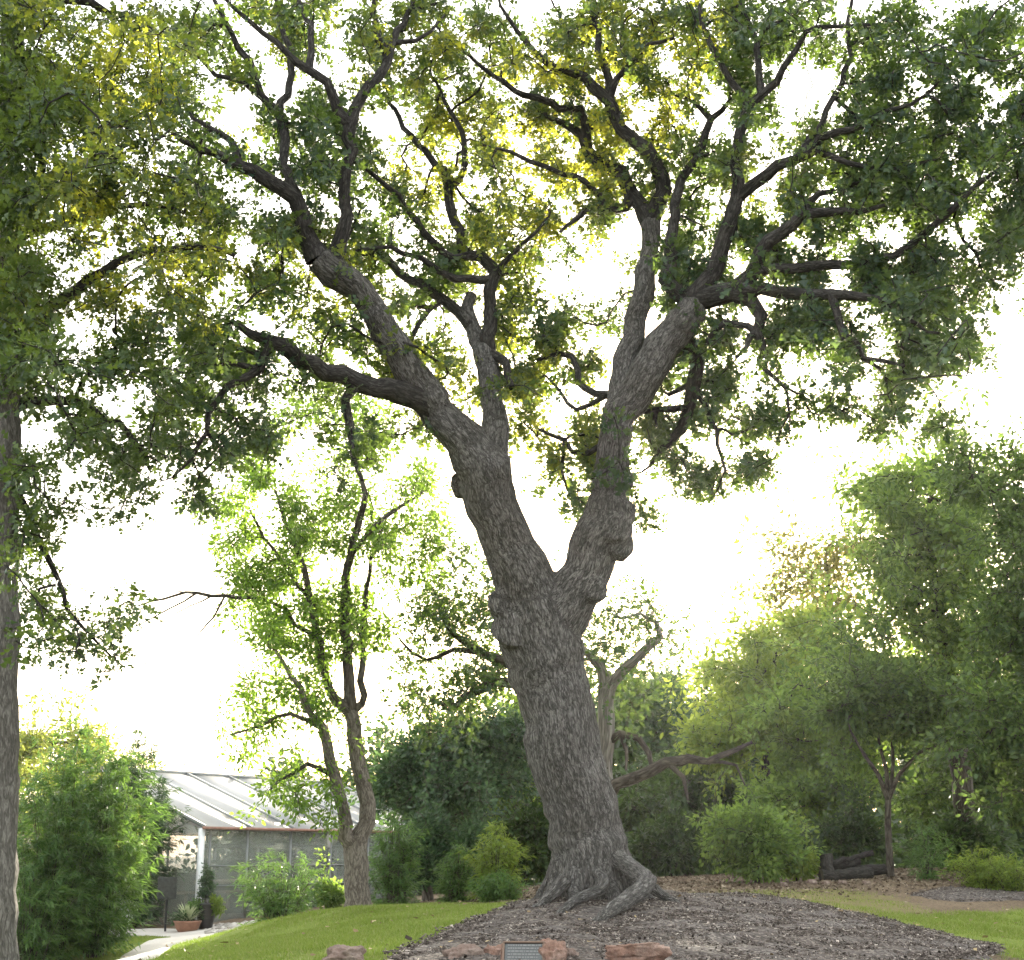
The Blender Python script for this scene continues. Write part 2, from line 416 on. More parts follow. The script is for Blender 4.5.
def mulch_mat():
    m, N, L, b = new_mat("mulch")
    tc = N.new("ShaderNodeTexCoord")
    v = N.new("ShaderNodeTexVoronoi"); v.inputs["Scale"].default_value = 30; L.new(tc.outputs["Object"], v.inputs["Vector"])
    n = noise_tex(N, L, tc.outputs["Object"], 1.2, 4)
    s = N.new("ShaderNodeSeparateColor"); L.new(v.outputs["Color"], s.inputs[0])
    r = ramp(N, [(0.0, (0.030, 0.024, 0.021)), (0.45, (0.065, 0.054, 0.049)), (0.8, (0.12, 0.104, 0.096)), (1.0, (0.22, 0.195, 0.178))]); L.new(s.outputs[0], r.inputs[0])
    r2 = ramp(N, [(0.35, (0.75, 0.68, 0.62)), (0.65, (1, 1, 1))]); L.new(n.outputs[0], r2.inputs[0])
    L.new(mixc(N, L, 1.0, r.outputs[0], r2.outputs[0], 'MULTIPLY'), b.inputs["Base Color"]); b.inputs["Roughness"].default_value = 0.95
    bp = N.new("ShaderNodeBump"); bp.inputs["Strength"].default_value = 1.0; bp.inputs["Distance"].default_value = 0.03
    L.new(v.outputs["Distance"], bp.inputs["Height"]); L.new(bp.outputs[0], b.inputs["Normal"])
    return m
M_MULCH = mulch_mat()
_, MG = sheet("mulch_bed", MULCH, 0.1, 0.06, M_MULCH, 0.18, 2.0, "grey brown wood chip mulch bed spread round the big oak")
_, MG2 = sheet("mulch_patch", MULCH2, 0.12, 0.03, M_MULCH, 0.3, 4.0, "strip of brown mulch beyond the bright grass on the right")
def path_mat():
    m, N, L, b = new_mat("concrete")
    tc = N.new("ShaderNodeTexCoord")
    n = noise_tex(N, L, tc.outputs["Object"], 1.5, 6, .7); n2 = noise_tex(N, L, tc.outputs["Object"], 40, 3)
    r = ramp(N, [(0.3, (0.36, 0.335, 0.30)), (0.7, (0.50, 0.47, 0.43))]); L.new(n.outputs[0], r.inputs[0])
    r2 = ramp(N, [(0.3, (0.85, 0.85, 0.85)), (0.7, (1, 1, 1))]); L.new(n2.outputs[0], r2.inputs[0])
    L.new(mixc(N, L, 1.0, r.outputs[0], r2.outputs[0], 'MULTIPLY'), b.inputs["Base Color"]); b.inputs["Roughness"].default_value = 0.85
    return m
sheet("path", PATHW, 0.12, 0.035, path_mat(), 0.0, 1.0, "pale concrete path leading to the greenhouse")

def haze_box():
    bm = bmesh.new(); add_box(bm, (0, 60, 18), (240, 180, 64))
    m = bpy.data.materials.new("haze"); m.use_nodes = True
    N, L = m.node_tree.nodes, m.node_tree.links
    N.remove(N["Principled BSDF"])
    v = N.new("ShaderNodeVolumePrincipled")
    v.inputs["Color"].default_value = (.96, .97, .97, 1); v.inputs["Density"].default_value = HAZE; v.inputs["Anisotropy"].default_value = .68
    L.new(v.outputs[0], N["Material Output"].inputs["Volume"])
    o = bm_obj("haze", bm, m)
    tag(o, "thin bright evening haze filling the garden", "haze", kind='stuff')
HAZE = 0.00012
if HAZE: haze_box()

# ------------------------------------------------------------------ tree machinery
LEAF_OAK = (np.array([(0, 0, 0), (0.13, 0.24, .03), (0.40, 0.56, .09), (0, 0.62, -.02), (0.15, 0.72, .03), (0.26, 0.94, .02), (0, 1.0, -.08),
                      (-0.13, 0.24, .03), (-0.40, 0.56, .09), (-0.15, 0.72, .03), (-0.26, 0.94, .02)], np.float32),
            np.array([(0, 1, 2, 3), (3, 4, 5, 6), (0, 3, 8, 7), (3, 6, 10, 9)], np.int32))
LEAF_OVAL = (np.array([(0, 0, 0), (0.25, 0.35, .05), (0.20, 0.72, .04), (0, 1.0, -.05), (-0.20, 0.72, .04), (-0.25, 0.35, .05)], np.float32),
             np.array([(0, 1, 2, 3), (0, 3, 4, 5)], np.int32))
LEAF_LONG = (np.array([(0, 0, 0), (0.09, 0.35, .02), (0, 1.0, -.12), (-0.09, 0.35, .02)], np.float32), np.array([(0, 1, 2, 3)], np.int32))
def leaf_mesh(name, C, Dr, Nn, S, tpl, mat, parent, sun_tint=None):
    """C centres, Dr growth direction, Nn facing, S length"""
    T, F = tpl
    Dr = Dr / np.linalg.norm(Dr, axis=1, keepdims=True)
    Sd = np.cross(Dr, Nn); Sd /= np.maximum(np.linalg.norm(Sd, axis=1, keepdims=True), 1e-6)
    Nn = np.cross(Sd, Dr)
    V = (C[:, None, :] + S[:, None, None] * (T[None, :, 0, None] * Sd[:, None, :] + T[None, :, 1, None] * Dr[:, None, :] + T[None, :, 2, None] * Nn[:, None, :]))
    nv = len(T)
    Q = (F[None] + (np.arange(len(C)) * nv)[:, None, None]).reshape(-1, 4)
    return mesh_np(name, V.reshape(-1, 3), Q, None, mat, parent, False, None if sun_tint is None else {'sun_tint': np.repeat(sun_tint, nv)})
def tube(pts, rad, sides, s0=0.0, jit=0.05, seed=0):
    pts = np.asarray(pts, float); n = len(pts)
    tg = np.gradient(pts, axis=0); tg /= np.maximum(np.linalg.norm(tg, axis=1, keepdims=True), 1e-9)
    a = np.array([0, 0, 1.0]) if abs(tg[0][2]) < .8 else np.array([1.0, 0, 0])
    e1 = np.cross(tg[0], a); e1 /= np.linalg.norm(e1)
    th = np.arange(sides) * 2 * math.pi / sides
    ct, st = np.cos(th), np.sin(th)
    V = np.empty((n, sides, 3)); B = np.empty((n, sides, 3))
    ln = s0 + np.concatenate([[0], np.cumsum(np.linalg.norm(np.diff(pts, axis=0), axis=1))])
    rr = np.random.default_rng(seed + n)
    for i in range(n):
        e1 = e1 - tg[i] * (e1 @ tg[i]); e1 /= max(np.linalg.norm(e1), 1e-9)
        e2 = np.cross(tg[i], e1)
        r = rad[i] * (1 + (rr.normal(0, jit, sides) if sides > 4 else 0))
        r = np.broadcast_to(r, (sides,))
        V[i] = pts[i] + (r * ct)[:, None] * e1 + (r * st)[:, None] * e2
        B[i, :, 0] = ct * rad[i]; B[i, :, 1] = st * rad[i]; B[i, :, 2] = ln[i]
    ii = np.arange(n * sides).reshape(n, sides)
    nxt = np.roll(ii, -1, 1)
    Q = np.stack([ii[:-1], nxt[:-1], nxt[1:], ii[1:]], -1).reshape(-1, 4)
    return V.reshape(-1, 3), Q, B.reshape(-1, 3)
class Geo:
    def __init__(s): s.V, s.Q, s.B, s.n = [], [], [], 0
    def add(s, V, Q, B):
        s.V.append(V); s.Q.append(Q + s.n); s.B.append(B); s.n += len(V)
    def build(s, name, mat, parent, smooth=True):
        if not s.V: return None
        B = np.concatenate(s.B)
        return mesh_np(name, np.concatenate(s.V), np.concatenate(s.Q), None, mat, parent, smooth, {"bark": B})
def catmull(P4, st):
    P4 = np.asarray(P4, float)
    p = np.concatenate([[2 * P4[0] - P4[1]], P4, [2 * P4[-1] - P4[-2]]])
    out = []
    for i in range(1, len(p) - 2):
        L = np.linalg.norm(p[i + 1][:3] - p[i][:3]); k = max(1, int(L / st))
        for t in np.arange(k) / k:
            out.append(0.5 * (2 * p[i] + (p[i + 1] - p[i - 1]) * t + (2 * p[i - 1] - 5 * p[i] + 4 * p[i + 1] - p[i + 2]) * t ** 2 + (3 * p[i] - p[i - 1] - 3 * p[i + 1] + p[i + 2]) * t ** 3))
    out.append(P4[-1])
    return np.array(out)
class Tree:
    def __init__(s, step=0.16, seed=1, cap=60000):
        s.pos = np.zeros((cap, 3)); s.par = np.full(cap, -1); s.rad = np.zeros(cap); s.ok = np.zeros(cap, bool)
        s.n = 0; s.part = [None] * cap; s.step = step; s.rng = np.random.default_rng(seed); s.tips = []; s.paths = []
    def node(s, p, par, r, part, ok=True):
        i = s.n; s.pos[i] = p; s.par[i] = par; s.rad[i] = r; s.part[i] = part; s.ok[i] = ok; s.n += 1
        return i
    def guide(s, pts, part, D=None, dd=0.0, ok=True, r_end=None, wig=0.02, rad_m=False):
        """pts: (px, py, radius px); joins the nearest node already there; D only for the first guide"""
        pts = [tuple(p) for p in pts]
        if s.n:
            q = PX(s.pos[:s.n]); d = np.hypot(q[:, 0] - pts[0][0], q[:, 1] - pts[0][1])
            j = int(np.argmin(d + (~s.isg[:s.n]) * 1e6)); D0 = s.pos[j][1]; par = j
        else:
            D0, par = D, -1; s.isg = np.zeros(len(s.pos), bool)
        L = np.concatenate([[0], np.cumsum([math.dist(a[:2], b[:2]) for a, b in zip(pts, pts[1:])])]); L = L / L[-1]
        have = [(l, p[2]) for l, p in zip(L, pts) if len(p) > 2]
        arr = []
        for l, p in zip(L, pts):
            w, mpp = P(p[0], p[1], D0 + dd * l)
            r = np.interp(l, [h[0] for h in have], [h[1] for h in have])
            arr.append([*w, r * mpp])
        if par >= 0: arr[0][:3] = s.pos[par]
        c = catmull(arr, s.step)
        for k in range(1, len(c) - 1):
            c[k, :3] += s.rng.normal(0, wig, 3) * min(1, c[k, 3] / .05 + .3)
        for k, q in enumerate(c):
            if k == 0 and par >= 0: continue
            par = s.node(q[:3], par, max(q[3], 0.004), part, ok); s.isg[par] = True
        return par
    def rootnode(s, p, r, part='stem'):
        s.isg = np.zeros(len(s.pos), bool)
        i = s.node(p, -1, r, part); s.isg[i] = True
        return i
    def grow(s, T, curl=0.35, wig=0.035, part='twig', maxd=9.0, droop=0.0):
        T = np.asarray(T, float)
        if not len(T): return
        d0 = np.array([np.min(((s.pos[:s.n][s.ok[:s.n]] - t) ** 2).sum(1)) for t in T])
        for k in np.argsort(d0):
            t = T[k]
            d = ((s.pos[:s.n] - t) ** 2).sum(1); d = np.where(s.ok[:s.n], d, 1e9)
            # prefer joints below / nearer the root than the target a little
            j = int(np.argmin(d)); dist = math.sqrt(d[j])
            if dist > maxd or dist < 0.03: continue
            a = s.pos[j]; pj = s.par[j]
            dirp = (a - s.pos[pj]) if pj >= 0 else np.array([0, 0, 1.0])
            dirp = dirp / max(np.linalg.norm(dirp), 1e-6)
            m = a + dirp * dist * curl + (t - a) * 0.25 + s.rng.normal(0, .08, 3) * dist
            nseg = max(2, int(round(dist / s.step)))
            par = j; path = []
            for u in np.arange(1, nseg + 1) / nseg:
                q = (1 - u) ** 2 * a + 2 * u * (1 - u) * m + u * u * t
                if u < 1: q = q + s.rng.normal(0, wig, 3)
                q[2] -= droop * dist * u * (1 - u)
                par = s.node(q, par, 0, part); path.append(par)
            s.tips.append(par); s.paths.append([j] + path)
    def radii(s, tip=0.006, ex=2.4):
        acc = np.zeros(s.n); r = s.rad[:s.n].copy()
        for i in range(s.n - 1, -1, -1):
            v = acc[i] ** (1 / ex) if acc[i] > 0 else tip
            if not s.isg[i]: r[i] = max(v, tip)
            p = s.par[i]
            if p >= 0: acc[p] += max(r[i] if not s.isg[i] else min(r[i], v + .02), tip) ** ex
        for i in range(s.n):
            if s.par[i] >= 0 and not s.isg[i]: r[i] = min(r[i], r[s.par[i]] * 0.85 + 0.0005) if s.isg[s.par[i]] else min(r[i], r[s.par[i]])
        s.r = r
    def chains(s):
        ch = [[] for _ in range(s.n)]
        for i in range(s.n):
            if s.par[i] >= 0: ch[s.par[i]].append(i)
        out = []
        st = [(i, None) for i in range(s.n) if s.par[i] < 0]
        while st:
            i, p = st.pop()
            c = [] if p is None else [p]
            while True:
                c.append(i)
                kids = ch[i]
                if not kids: break
                kids = sorted(kids, key=lambda k: (s.part[k] != s.part[i], -s.r[k]))
                nx_ = kids[0]
                for k in kids[1:]: st.append((k, i))
                if s.part[nx_] != s.part[i]:
                    st.append((nx_, i)); break
                i = nx_
            out.append((c, s.part[c[-1]], p is not None))
        return out
    def build_wood(s, parent, mats, names, sides_of=lambda r: 10 if r > .12 else 7 if r > .05 else 5 if r > .018 else 3, skip=()):
        G = {}
        for c, part, has in s.chains():
            if part in skip or len(c) < 2: continue
            r = s.r[c].copy()
            if has: r[0] = min(r[0], r[1] * 1.35)
            V, Q, B = tube(s.pos[c], r, sides_of(r.max()), float(s.rng.random() * 9), .05, len(c))
            G.setdefault(part, Geo()).add(V, Q, B)
        for part, g in G.items():
            g.build(names.get(part, part.split('#')[0]), mats.get(part, mats['*']), parent)
    def leaves(s, name, parent, mat, tpl, per, size, spread=0.10, back=0.35, up=0.6, droop=0.0, sv=0.3, keep=None, spots=None):
        rng = s.rng
        C, Dn, Nn = [], [], []
        for path in s.paths:
            tipp = s.pos[path[-1]]
            if keep is not None and not keep(tipp): continue
            n = max(1, int(rng.poisson(per)))
            pp = s.pos[path]
            L = np.concatenate([[0], np.cumsum(np.linalg.norm(np.diff(pp, axis=0), axis=1))]); Lt = L[-1]
            u = Lt - np.minimum(np.abs(rng.normal(0, back, n)), Lt * .95)
            c = np.stack([np.interp(u, L, pp[:, k]) for k in range(3)], 1)
            g = (pp[-1] - pp[max(0, len(pp) - 3)]); g = g / max(np.linalg.norm(g), 1e-6)
            off = rng.normal(0, 1, (n, 3))
            C.append(c + off * spread * (.6 if n < 4 else 1)); Dn.append(off * .8 + g * .6 + np.array([0, 0, -droop]))
            nn = rng.normal(0, .55, (n, 3)); nn[:, 2] += up; Nn.append(nn)
        C, Dn, Nn = np.concatenate(C), np.concatenate(Dn), np.concatenate(Nn)
        S = size * np.clip(rng.normal(1, sv, len(C)), .45, 1.7)
        sun_tint = None
        if spots:  # backlit sun glow painted per leaf, strongest near each spot
            sun_tint = np.zeros(len(C))
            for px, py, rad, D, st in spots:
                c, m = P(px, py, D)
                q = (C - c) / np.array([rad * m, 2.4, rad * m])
                sun_tint = np.maximum(sun_tint, st * np.clip(1.65 - np.sqrt((q ** 2).sum(1)), 0, 1))
            sun_tint = np.clip(sun_tint * np.array([min(1.25, max(0, .6 + 1.3 * fbm(c, 1.8, 2))) for c in C]) * rng.uniform(.1, 1.4, len(C)), 0, 1)
        return leaf_mesh(name, C.astype(np.float32), Dn.astype(np.float32), Nn.astype(np.float32), S.astype(np.float32), tpl, mat, parent, sun_tint)
def map_targets(rows, x0, y0, cell, per, tree, rng, dsp, behind=0.0, clump=14):
    """foliage map: one digit per cell, spread round the limbs traced nearby"""
    gi = np.nonzero(tree.isg[:tree.n])[0]
    q = PX(tree.pos[gi]); gd = tree.pos[gi][:, 1]
    out = []
    for r, row in enumerate(rows):
        for c, ch in enumerate(row):
            v = int(ch)
            if not v: continue
            n = rng.poisson(per * (v / 9.0) ** 1.25)
            k = max(1, n // 6)
            ctr = np.stack([x0 + (c + rng.random(k)) * cell, y0 + (r + rng.random(k)) * cell], 1)
            for _ in range(n):
                a = ctr[rng.integers(k)] + rng.normal(0, clump, 2)
                d = np.hypot(q[:, 0] - a[0], q[:, 1] - a[1])
                j = rng.choice(np.argsort(d)[:6])
                out.append(P(a[0], a[1], gd[j] + behind + rng.normal(0, dsp))[0])
    return out

# ------------------------------------------------------------------ the big oak
OAK_D = 17.0
ob = GP(596, OAK_D)
oak = empty("oak_tree", ob, "huge old oak with leaning forked grey trunk and wide crown on the mulch bed", "tree")
T = Tree(0.16, 11)
T.guide([(602, 912, 40), (597, 890, 38), (591, 850, 37), (582, 817, 36.5), (564, 738, 37), (545, 659, 39.5), (536, 625, 42), (528, 600, 40)], 'trunk', OAK_D, 0, False)
T.guide([(536, 620, 36), (524, 585, 31), (511, 548, 26), (493, 508, 26), (482, 470, 27), (462, 440, 21), (445, 423, 18), (411, 372, 17), (380, 322, 14.5), (362, 294, 13.5), (331, 272, 16), (318, 259, 14)], 'trunk', dd=-1.6, ok=False)
T.guide([(486, 480, 20), (494, 436, 14), (492, 398, 11), (488, 368, 11.5), (478, 340, 9), (468, 316, 7), (471, 294, 6)], 'trunk', dd=1.2)
T.guide([(545, 640, 34), (562, 608, 30), (584, 575, 25), (593, 548, 25), (604, 521, 24.5), (611, 494, 18.5), (612, 467, 17.5), (614, 440, 16), (619, 415, 16.5), (640, 385, 18), (655, 362, 18), (673, 334, 17.5), (691, 314, 16), (693, 300, 13)], 'trunk', dd=-0.7, ok=False)
T.guide([(619, 420, 15), (622, 385, 13.5), (624, 360, 12.5), (629, 347, 11.5), (641, 296, 11), (646, 271, 10), (651, 245, 9.5), (650, 222, 10)], 'trunk', dd=1.0)
g = T.guide
# left leader
g([(331, 270, 11), (341, 238, 7.5), (347, 216, 6.3), (347, 152, 6), (350, 124, 7)], 'limb#1', dd=-.3)
g([(350, 126, 6), (332, 102, 5.6), (322, 81, 5), (296, 63, 4.2), (286, 51, 3.5), (263, 33, 2.8), (230, 5, 2), (210, -25, 1.5)], 'limb#1', dd=-.6)
g([(312, 74, 4), (312, 51, 3.6), (311, 25, 3), (299, 5, 2.6), (285, -40, 1.5)], 'limb#1', dd=.5)
g([(350, 124, 6), (357, 109, 6), (362, 94, 5.6), (378, 76, 5.2), (388, 56, 5)], 'limb#1', dd=.6)
g([(386, 58, 4.6), (378, 38, 4), (375, 13, 3.5), (372, -30, 2.5), (380, -70, 1.5)], 'limb#1', dd=-.2)
g([(388, 57, 4.6), (397, 33, 3.6), (408, 13, 2.6), (420, -25, 1.6)], 'limb#1', dd=.4)
g([(392, 48, 3), (416, 43, 2.4), (428, 35, 2), (445, 15, 1.2)], 'limb#1', dd=.2)
g([(322, 264, 12), (306, 228, 9), (296, 200, 8.5), (263, 178, 7.5), (238, 162, 6), (215, 157, 4.5), (200, 150, 3.5), (170, 130, 2), (150, 100, 1.4)], 'limb#2', dd=-.9)
g([(245, 166, 4.5), (233, 142, 3.6), (216, 128, 3), (200, 124, 2.4), (180, 100, 1.6)], 'limb#2', dd=.4)
g([(292, 196, 6), (285, 165, 5), (284, 140, 5), (279, 114, 5.4)], 'limb#3', dd=.6)
g([(279, 114, 4.6), (263, 94, 4), (248, 63, 3.4), (233, 33, 2.8), (215, 0, 2.2), (200, -40, 1.5)], 'limb#3', dd=-.4)
g([(279, 116, 4), (289, 84, 4), (291, 51, 3.4), (281, 20, 2.7), (273, -10, 1.9), (268, -60, 1.3)], 'limb#3', dd=.6)
g([(264, 96, 3), (248, 86, 2.8), (215, 76, 2.4), (200, 61, 2), (185, 45, 1.4)], 'limb#3', dd=-.3)
# left low limb
g([(436, 412, 15), (423, 405, 13.5), (398, 395, 12), (360, 380, 10), (327, 370, 9), (302, 360, 8.5), (286, 346, 9), (268, 342, 7), (251, 334, 4.6), (233, 322, 2.6)], 'limb#4', dd=-1.6)
g([(270, 346, 6), (258, 365, 5), (246, 380, 4.5), (223, 388, 4), (210, 410, 3.2), (205, 431, 2.6), (190, 458, 1.8), (172, 478, 1.2)], 'limb#4', dd=-.6)
g([(262, 352, 4), (243, 351, 3), (228, 344, 2), (210, 335, 1.2)], 'limb#4', dd=.3)
g([(255, 366, 3.4), (235, 364, 2.8), (215, 363, 2.2), (190, 370, 1.3)], 'limb#4', dd=-.5)
g([(354, 381, 6), (346, 403, 5), (347, 423, 4.4), (352, 441, 3.8), (351, 460, 3), (362, 480, 1.8)], 'limb#4', dd=-.3)
# middle stem
g([(474, 332, 7), (456, 311, 6), (440, 299, 5.6), (420, 283, 5), (400, 275, 4.4), (388, 261, 4), (378, 245, 3.4), (370, 230, 2.6), (357, 224, 1.6)], 'limb#5', dd=.8)
g([(440, 299, 4), (428, 306, 3.2), (416, 304, 2.8), (400, 302, 2.3), (385, 309, 1.5)], 'limb#5', dd=-.6)
g([(432, 303, 3.4), (421, 324, 2.8), (411, 339, 2.2), (408, 352, 1.5)], 'limb#5', dd=-.2)
g([(486, 362, 8), (488, 339, 7.5), (491, 316, 7), (489, 294, 6.5), (496, 271, 7), (483, 258, 6), (463, 248, 5.4), (460, 230, 5), (453, 208, 5), (448, 178, 4.4), (435, 162, 3.6), (416, 145, 3), (400, 119, 2.5), (385, 94, 1.7)], 'limb#6', dd=1.0)
g([(453, 204, 4), (462, 173, 3.6), (466, 152, 3.2), (458, 132, 2.8), (445, 102, 2.2), (435, 80, 1.5)], 'limb#6', dd=.6)
g([(492, 277, 4.4), (458, 280, 4), (438, 272, 3.4), (420, 259, 3), (403, 253, 2.6), (378, 248, 2), (345, 253, 1.3)], 'limb#6', dd=-1.0)
g([(480, 258, 4.6), (445, 255, 4), (426, 234, 3.8), (408, 211, 3.4), (388, 188, 2.9), (370, 170, 2.3), (355, 162, 1.5)], 'limb#6', dd=-.8)
g([(494, 268, 3.4), (509, 255, 2.8), (527, 240, 2.4), (539, 230, 1.8), (550, 215, 1.2)], 'limb#6', dd=-.4)
g([(490, 360, 5), (505, 358, 4.4), (510, 375, 4.4), (512, 388, 3)], 'limb#7', dd=-.6)
# right inner stem
g([(650, 224, 9), (646, 214, 9), (633, 195, 8), (623, 173, 7.6), (603, 165, 6.6), (588, 150, 5.8), (580, 135, 5), (565, 124, 3.6), (545, 116, 2)], 'limb#8', dd=.6)
g([(588, 150, 4.6), (587, 128, 4.6), (580, 110, 4.4), (560, 107, 4.2), (537, 99, 3.6), (514, 89, 3), (494, 74, 2.4), (471, 56, 1.8), (450, 40, 1.2)], 'limb#8', dd=-.8)
g([(652, 225, 9), (664, 190, 8.4), (656, 165, 8), (638, 142, 7.6), (623, 124, 7), (608, 104, 6.6), (595, 89, 5.6), (583, 79, 5), (552, 66, 4), (532, 48, 3.2), (516, 30, 2.4), (500, 5, 1.6)], 'limb#9', dd=-.8)
g([(606, 102, 4.8), (608, 76, 4.4), (598, 55, 3.6), (596, 30, 2.8), (580, -10, 1.8)], 'limb#9', dd=.4)
g([(610, 106, 4), (617, 80, 3.4), (630, 62, 2.8), (648, 46, 2.4), (674, 38, 1.6)], 'limb#9', dd=-.5)
g([(634, 197, 5.6), (624, 206, 5.4), (605, 211, 5), (585, 211, 4), (575, 218, 2.6), (560, 232, 1.4)], 'limb#8', dd=-.5)
g([(606, 211, 3.6), (600, 195, 3.4), (585, 180, 3.2), (562, 173, 2.8), (529, 160, 2.4), (509, 152, 1.9), (483, 145, 1.2)], 'limb#8', dd=-.8)
# right junction
g([(691, 305, 10), (676, 290, 9), (668, 268, 7.6), (672, 245, 6), (674, 225, 5.4), (681, 183, 4.8), (696, 157, 4.4), (706, 135, 4), (711, 119, 4)], 'limb#10', dd=.9)
g([(711, 120, 3.2), (703, 107, 2.8), (691, 102, 2), (675, 95, 1.3)], 'limb#10', dd=.3)
g([(711, 118, 3.2), (721, 112, 2.8), (728, 98, 2), (735, 80, 1.3)], 'limb#10', dd=-.3)
g([(694, 303, 11), (702, 293, 10), (714, 271, 9), (726, 240, 8), (731, 221, 7.6), (739, 196, 7), (739, 165, 5.6), (740, 135, 5.2), (747, 109, 5.2)], 'limb#11', dd=-.4)
g([(747, 110, 4.6), (762, 96, 4.4), (777, 84, 4), (785, 66, 3.5), (795, 46, 3), (805, 33, 2.7), (833, 25, 2.3), (881, 25, 1.5)], 'limb#11', dd=-.8)
g([(758, 99, 4), (757, 63, 3.6), (757, 41, 3.2), (749, 25, 2.8), (742, 8, 2.4), (735, -30, 1.6)], 'limb#11', dd=.5)
g([(757, 42, 2.8), (764, 28, 2.4), (787, 20, 2), (810, 0, 1.3)], 'limb#11', dd=-.3)
g([(744, 108, 4), (734, 84, 3.6), (721, 69, 3.4), (711, 46, 3), (701, 23, 2.4), (697, -5, 1.8), (690, -40, 1.2)], 'limb#11', dd=.5)
g([(739, 192, 6.4), (752, 184, 6), (767, 175, 6), (792, 160, 5.6), (815, 150, 5), (823, 135, 4.4), (856, 130, 3.8), (869, 119, 3.2), (894, 112, 2.6), (925, 95, 1.8), (950, 70, 1.2)], 'limb#12', dd=-1.6)
g([(796, 158, 4), (805, 140, 3.6), (828, 112, 3.2), (841, 84, 3), (851, 56, 2.6), (848, 25, 2.2), (855, -15, 1.5)], 'limb#12', dd=.5)
g([(815, 151, 3.8), (833, 157, 3.2), (866, 165, 2.6), (900, 168, 1.9), (935, 160, 1.2)], 'limb#12', dd=-.6)
g([(694, 303, 12), (711, 299, 11), (734, 294, 10), (752, 270, 8), (767, 245, 7), (792, 225, 6), (805, 213, 5.4), (830, 211, 4.4), (858, 211, 3.2), (885, 205, 2)], 'limb#13', dd=-1.3)
g([(800, 216, 4), (818, 195, 3.2), (840, 190, 2.2), (860, 182, 1.3)], 'limb#13', dd=.4)
g([(750, 274, 6), (790, 268, 5.4), (830, 265, 5), (892, 256, 4.4), (937, 222, 3.6), (977, 185, 2.6), (1005, 165, 1.6)], 'limb#13', dd=-1.5)
g([(734, 295, 9), (752, 292, 7.5), (790, 292, 6.4), (833, 295, 5.6), (856, 295, 4.8), (884, 300, 3.8), (894, 311, 3), (925, 330, 1.8), (950, 335, 1.2)], 'limb#14', dd=-1.8)
g([(828, 295, 4.8), (836, 314, 4), (843, 334, 3.8), (856, 344, 3.4), (866, 360, 3), (884, 362, 2.4), (905, 366, 1.4)], 'limb#14', dd=-.4)
g([(866, 358, 2.4), (880, 368, 2), (884, 378, 1.6), (889, 395, 1.1)], 'limb#14', dd=.2)
g([(845, 340, 1.7), (840, 352, 1.5), (849, 372, 1.2), (838, 385, .9), (830, 402, .6)], 'limb#14', dd=-.3, ok=False)
g([(742, 293, 8), (755, 303, 7.5), (759, 316, 7), (759, 332, 5.4), (762, 352, 4), (766, 370, 3), (785, 384, 1.8), (790, 420, 1.1)], 'limb#15', dd=-.5)
g([(758, 326, 4), (747, 327, 3.6), (724, 324, 3.2), (711, 332, 2.7), (705, 347, 1.8)], 'limb#15', dd=.5)
g([(759, 328, 4), (752, 336, 3.4), (748, 348, 2.6), (736, 358, 1.6)], 'limb#15', dd=-.3)
g([(680, 330, 10), (690, 345, 8), (698, 365, 7.8), (696, 385, 7.4), (691, 408, 6.6), (683, 428, 5.6), (663, 448, 3.6), (650, 466, 2)], 'limb#16', dd=1.2)
g([(697, 380, 4), (686, 386, 3.4), (668, 395, 2)], 'limb#16', dd=.3)
g([(692, 405, 4), (686, 407, 3.8), (655, 410, 3), (640, 413, 2)], 'limb#16', dd=.3)
g([(695, 395, 3.4), (715, 430, 2.4), (725, 470, 1.3)], 'limb#16', dd=-.5)
# small inner limbs
g([(618, 402, 5), (608, 395, 4), (585, 390, 3.6), (577, 372, 3.2), (572, 357, 3), (555, 352, 2.6), (534, 361, 1.7)], 'limb#17', dd=.8)
g([(606, 395, 2.8), (577, 410, 2.4), (557, 390, 1.8), (545, 375, 1.2)], 'limb#17', dd=.4)
g([(614, 445, 3.6), (590, 452, 3), (572, 451, 2.6), (557, 436, 2.2), (537, 428, 1.4)], 'limb#18', dd=.7)
g([(565, 446, 2), (562, 470, 1.7), (567, 490, 1.1)], 'limb#18', dd=.2)

OAKMAP = [
 "00005566567767999998886655", "00005266266757789887588755", "00004336357867776776288755", "00004425756766656773889887",
 "00004536777735666667899998", "00004788667766446787899997", "00003552566775256778999986", "00003642556664335776788862",
 "00004544556467745774468740", "00004544566467645773356400", "00025544444325545666424300", "00045310121113555771000000", "00033100000002203510000000"]
OAKTOP = ["00000000000345566666544300", "00000024566777777777776540", "00003455666677777777776654"]
OAKMAP = [r + e for r, e in zip(OAKMAP, ("64", "64", "64", "65", "65", "53", "41", "0", "0", "0", "0", "0", "0"))]
tg = map_targets(OAKMAP, 0, 0, 40, 18.0, T, T.rng, .75, .9, clump=9)
tg += map_targets(OAKTOP, 0, -120, 40, 4.5, T, T.rng, 1.0)
T.grow(tg, .3, .03)
T.radii(0.0075, 2.3)

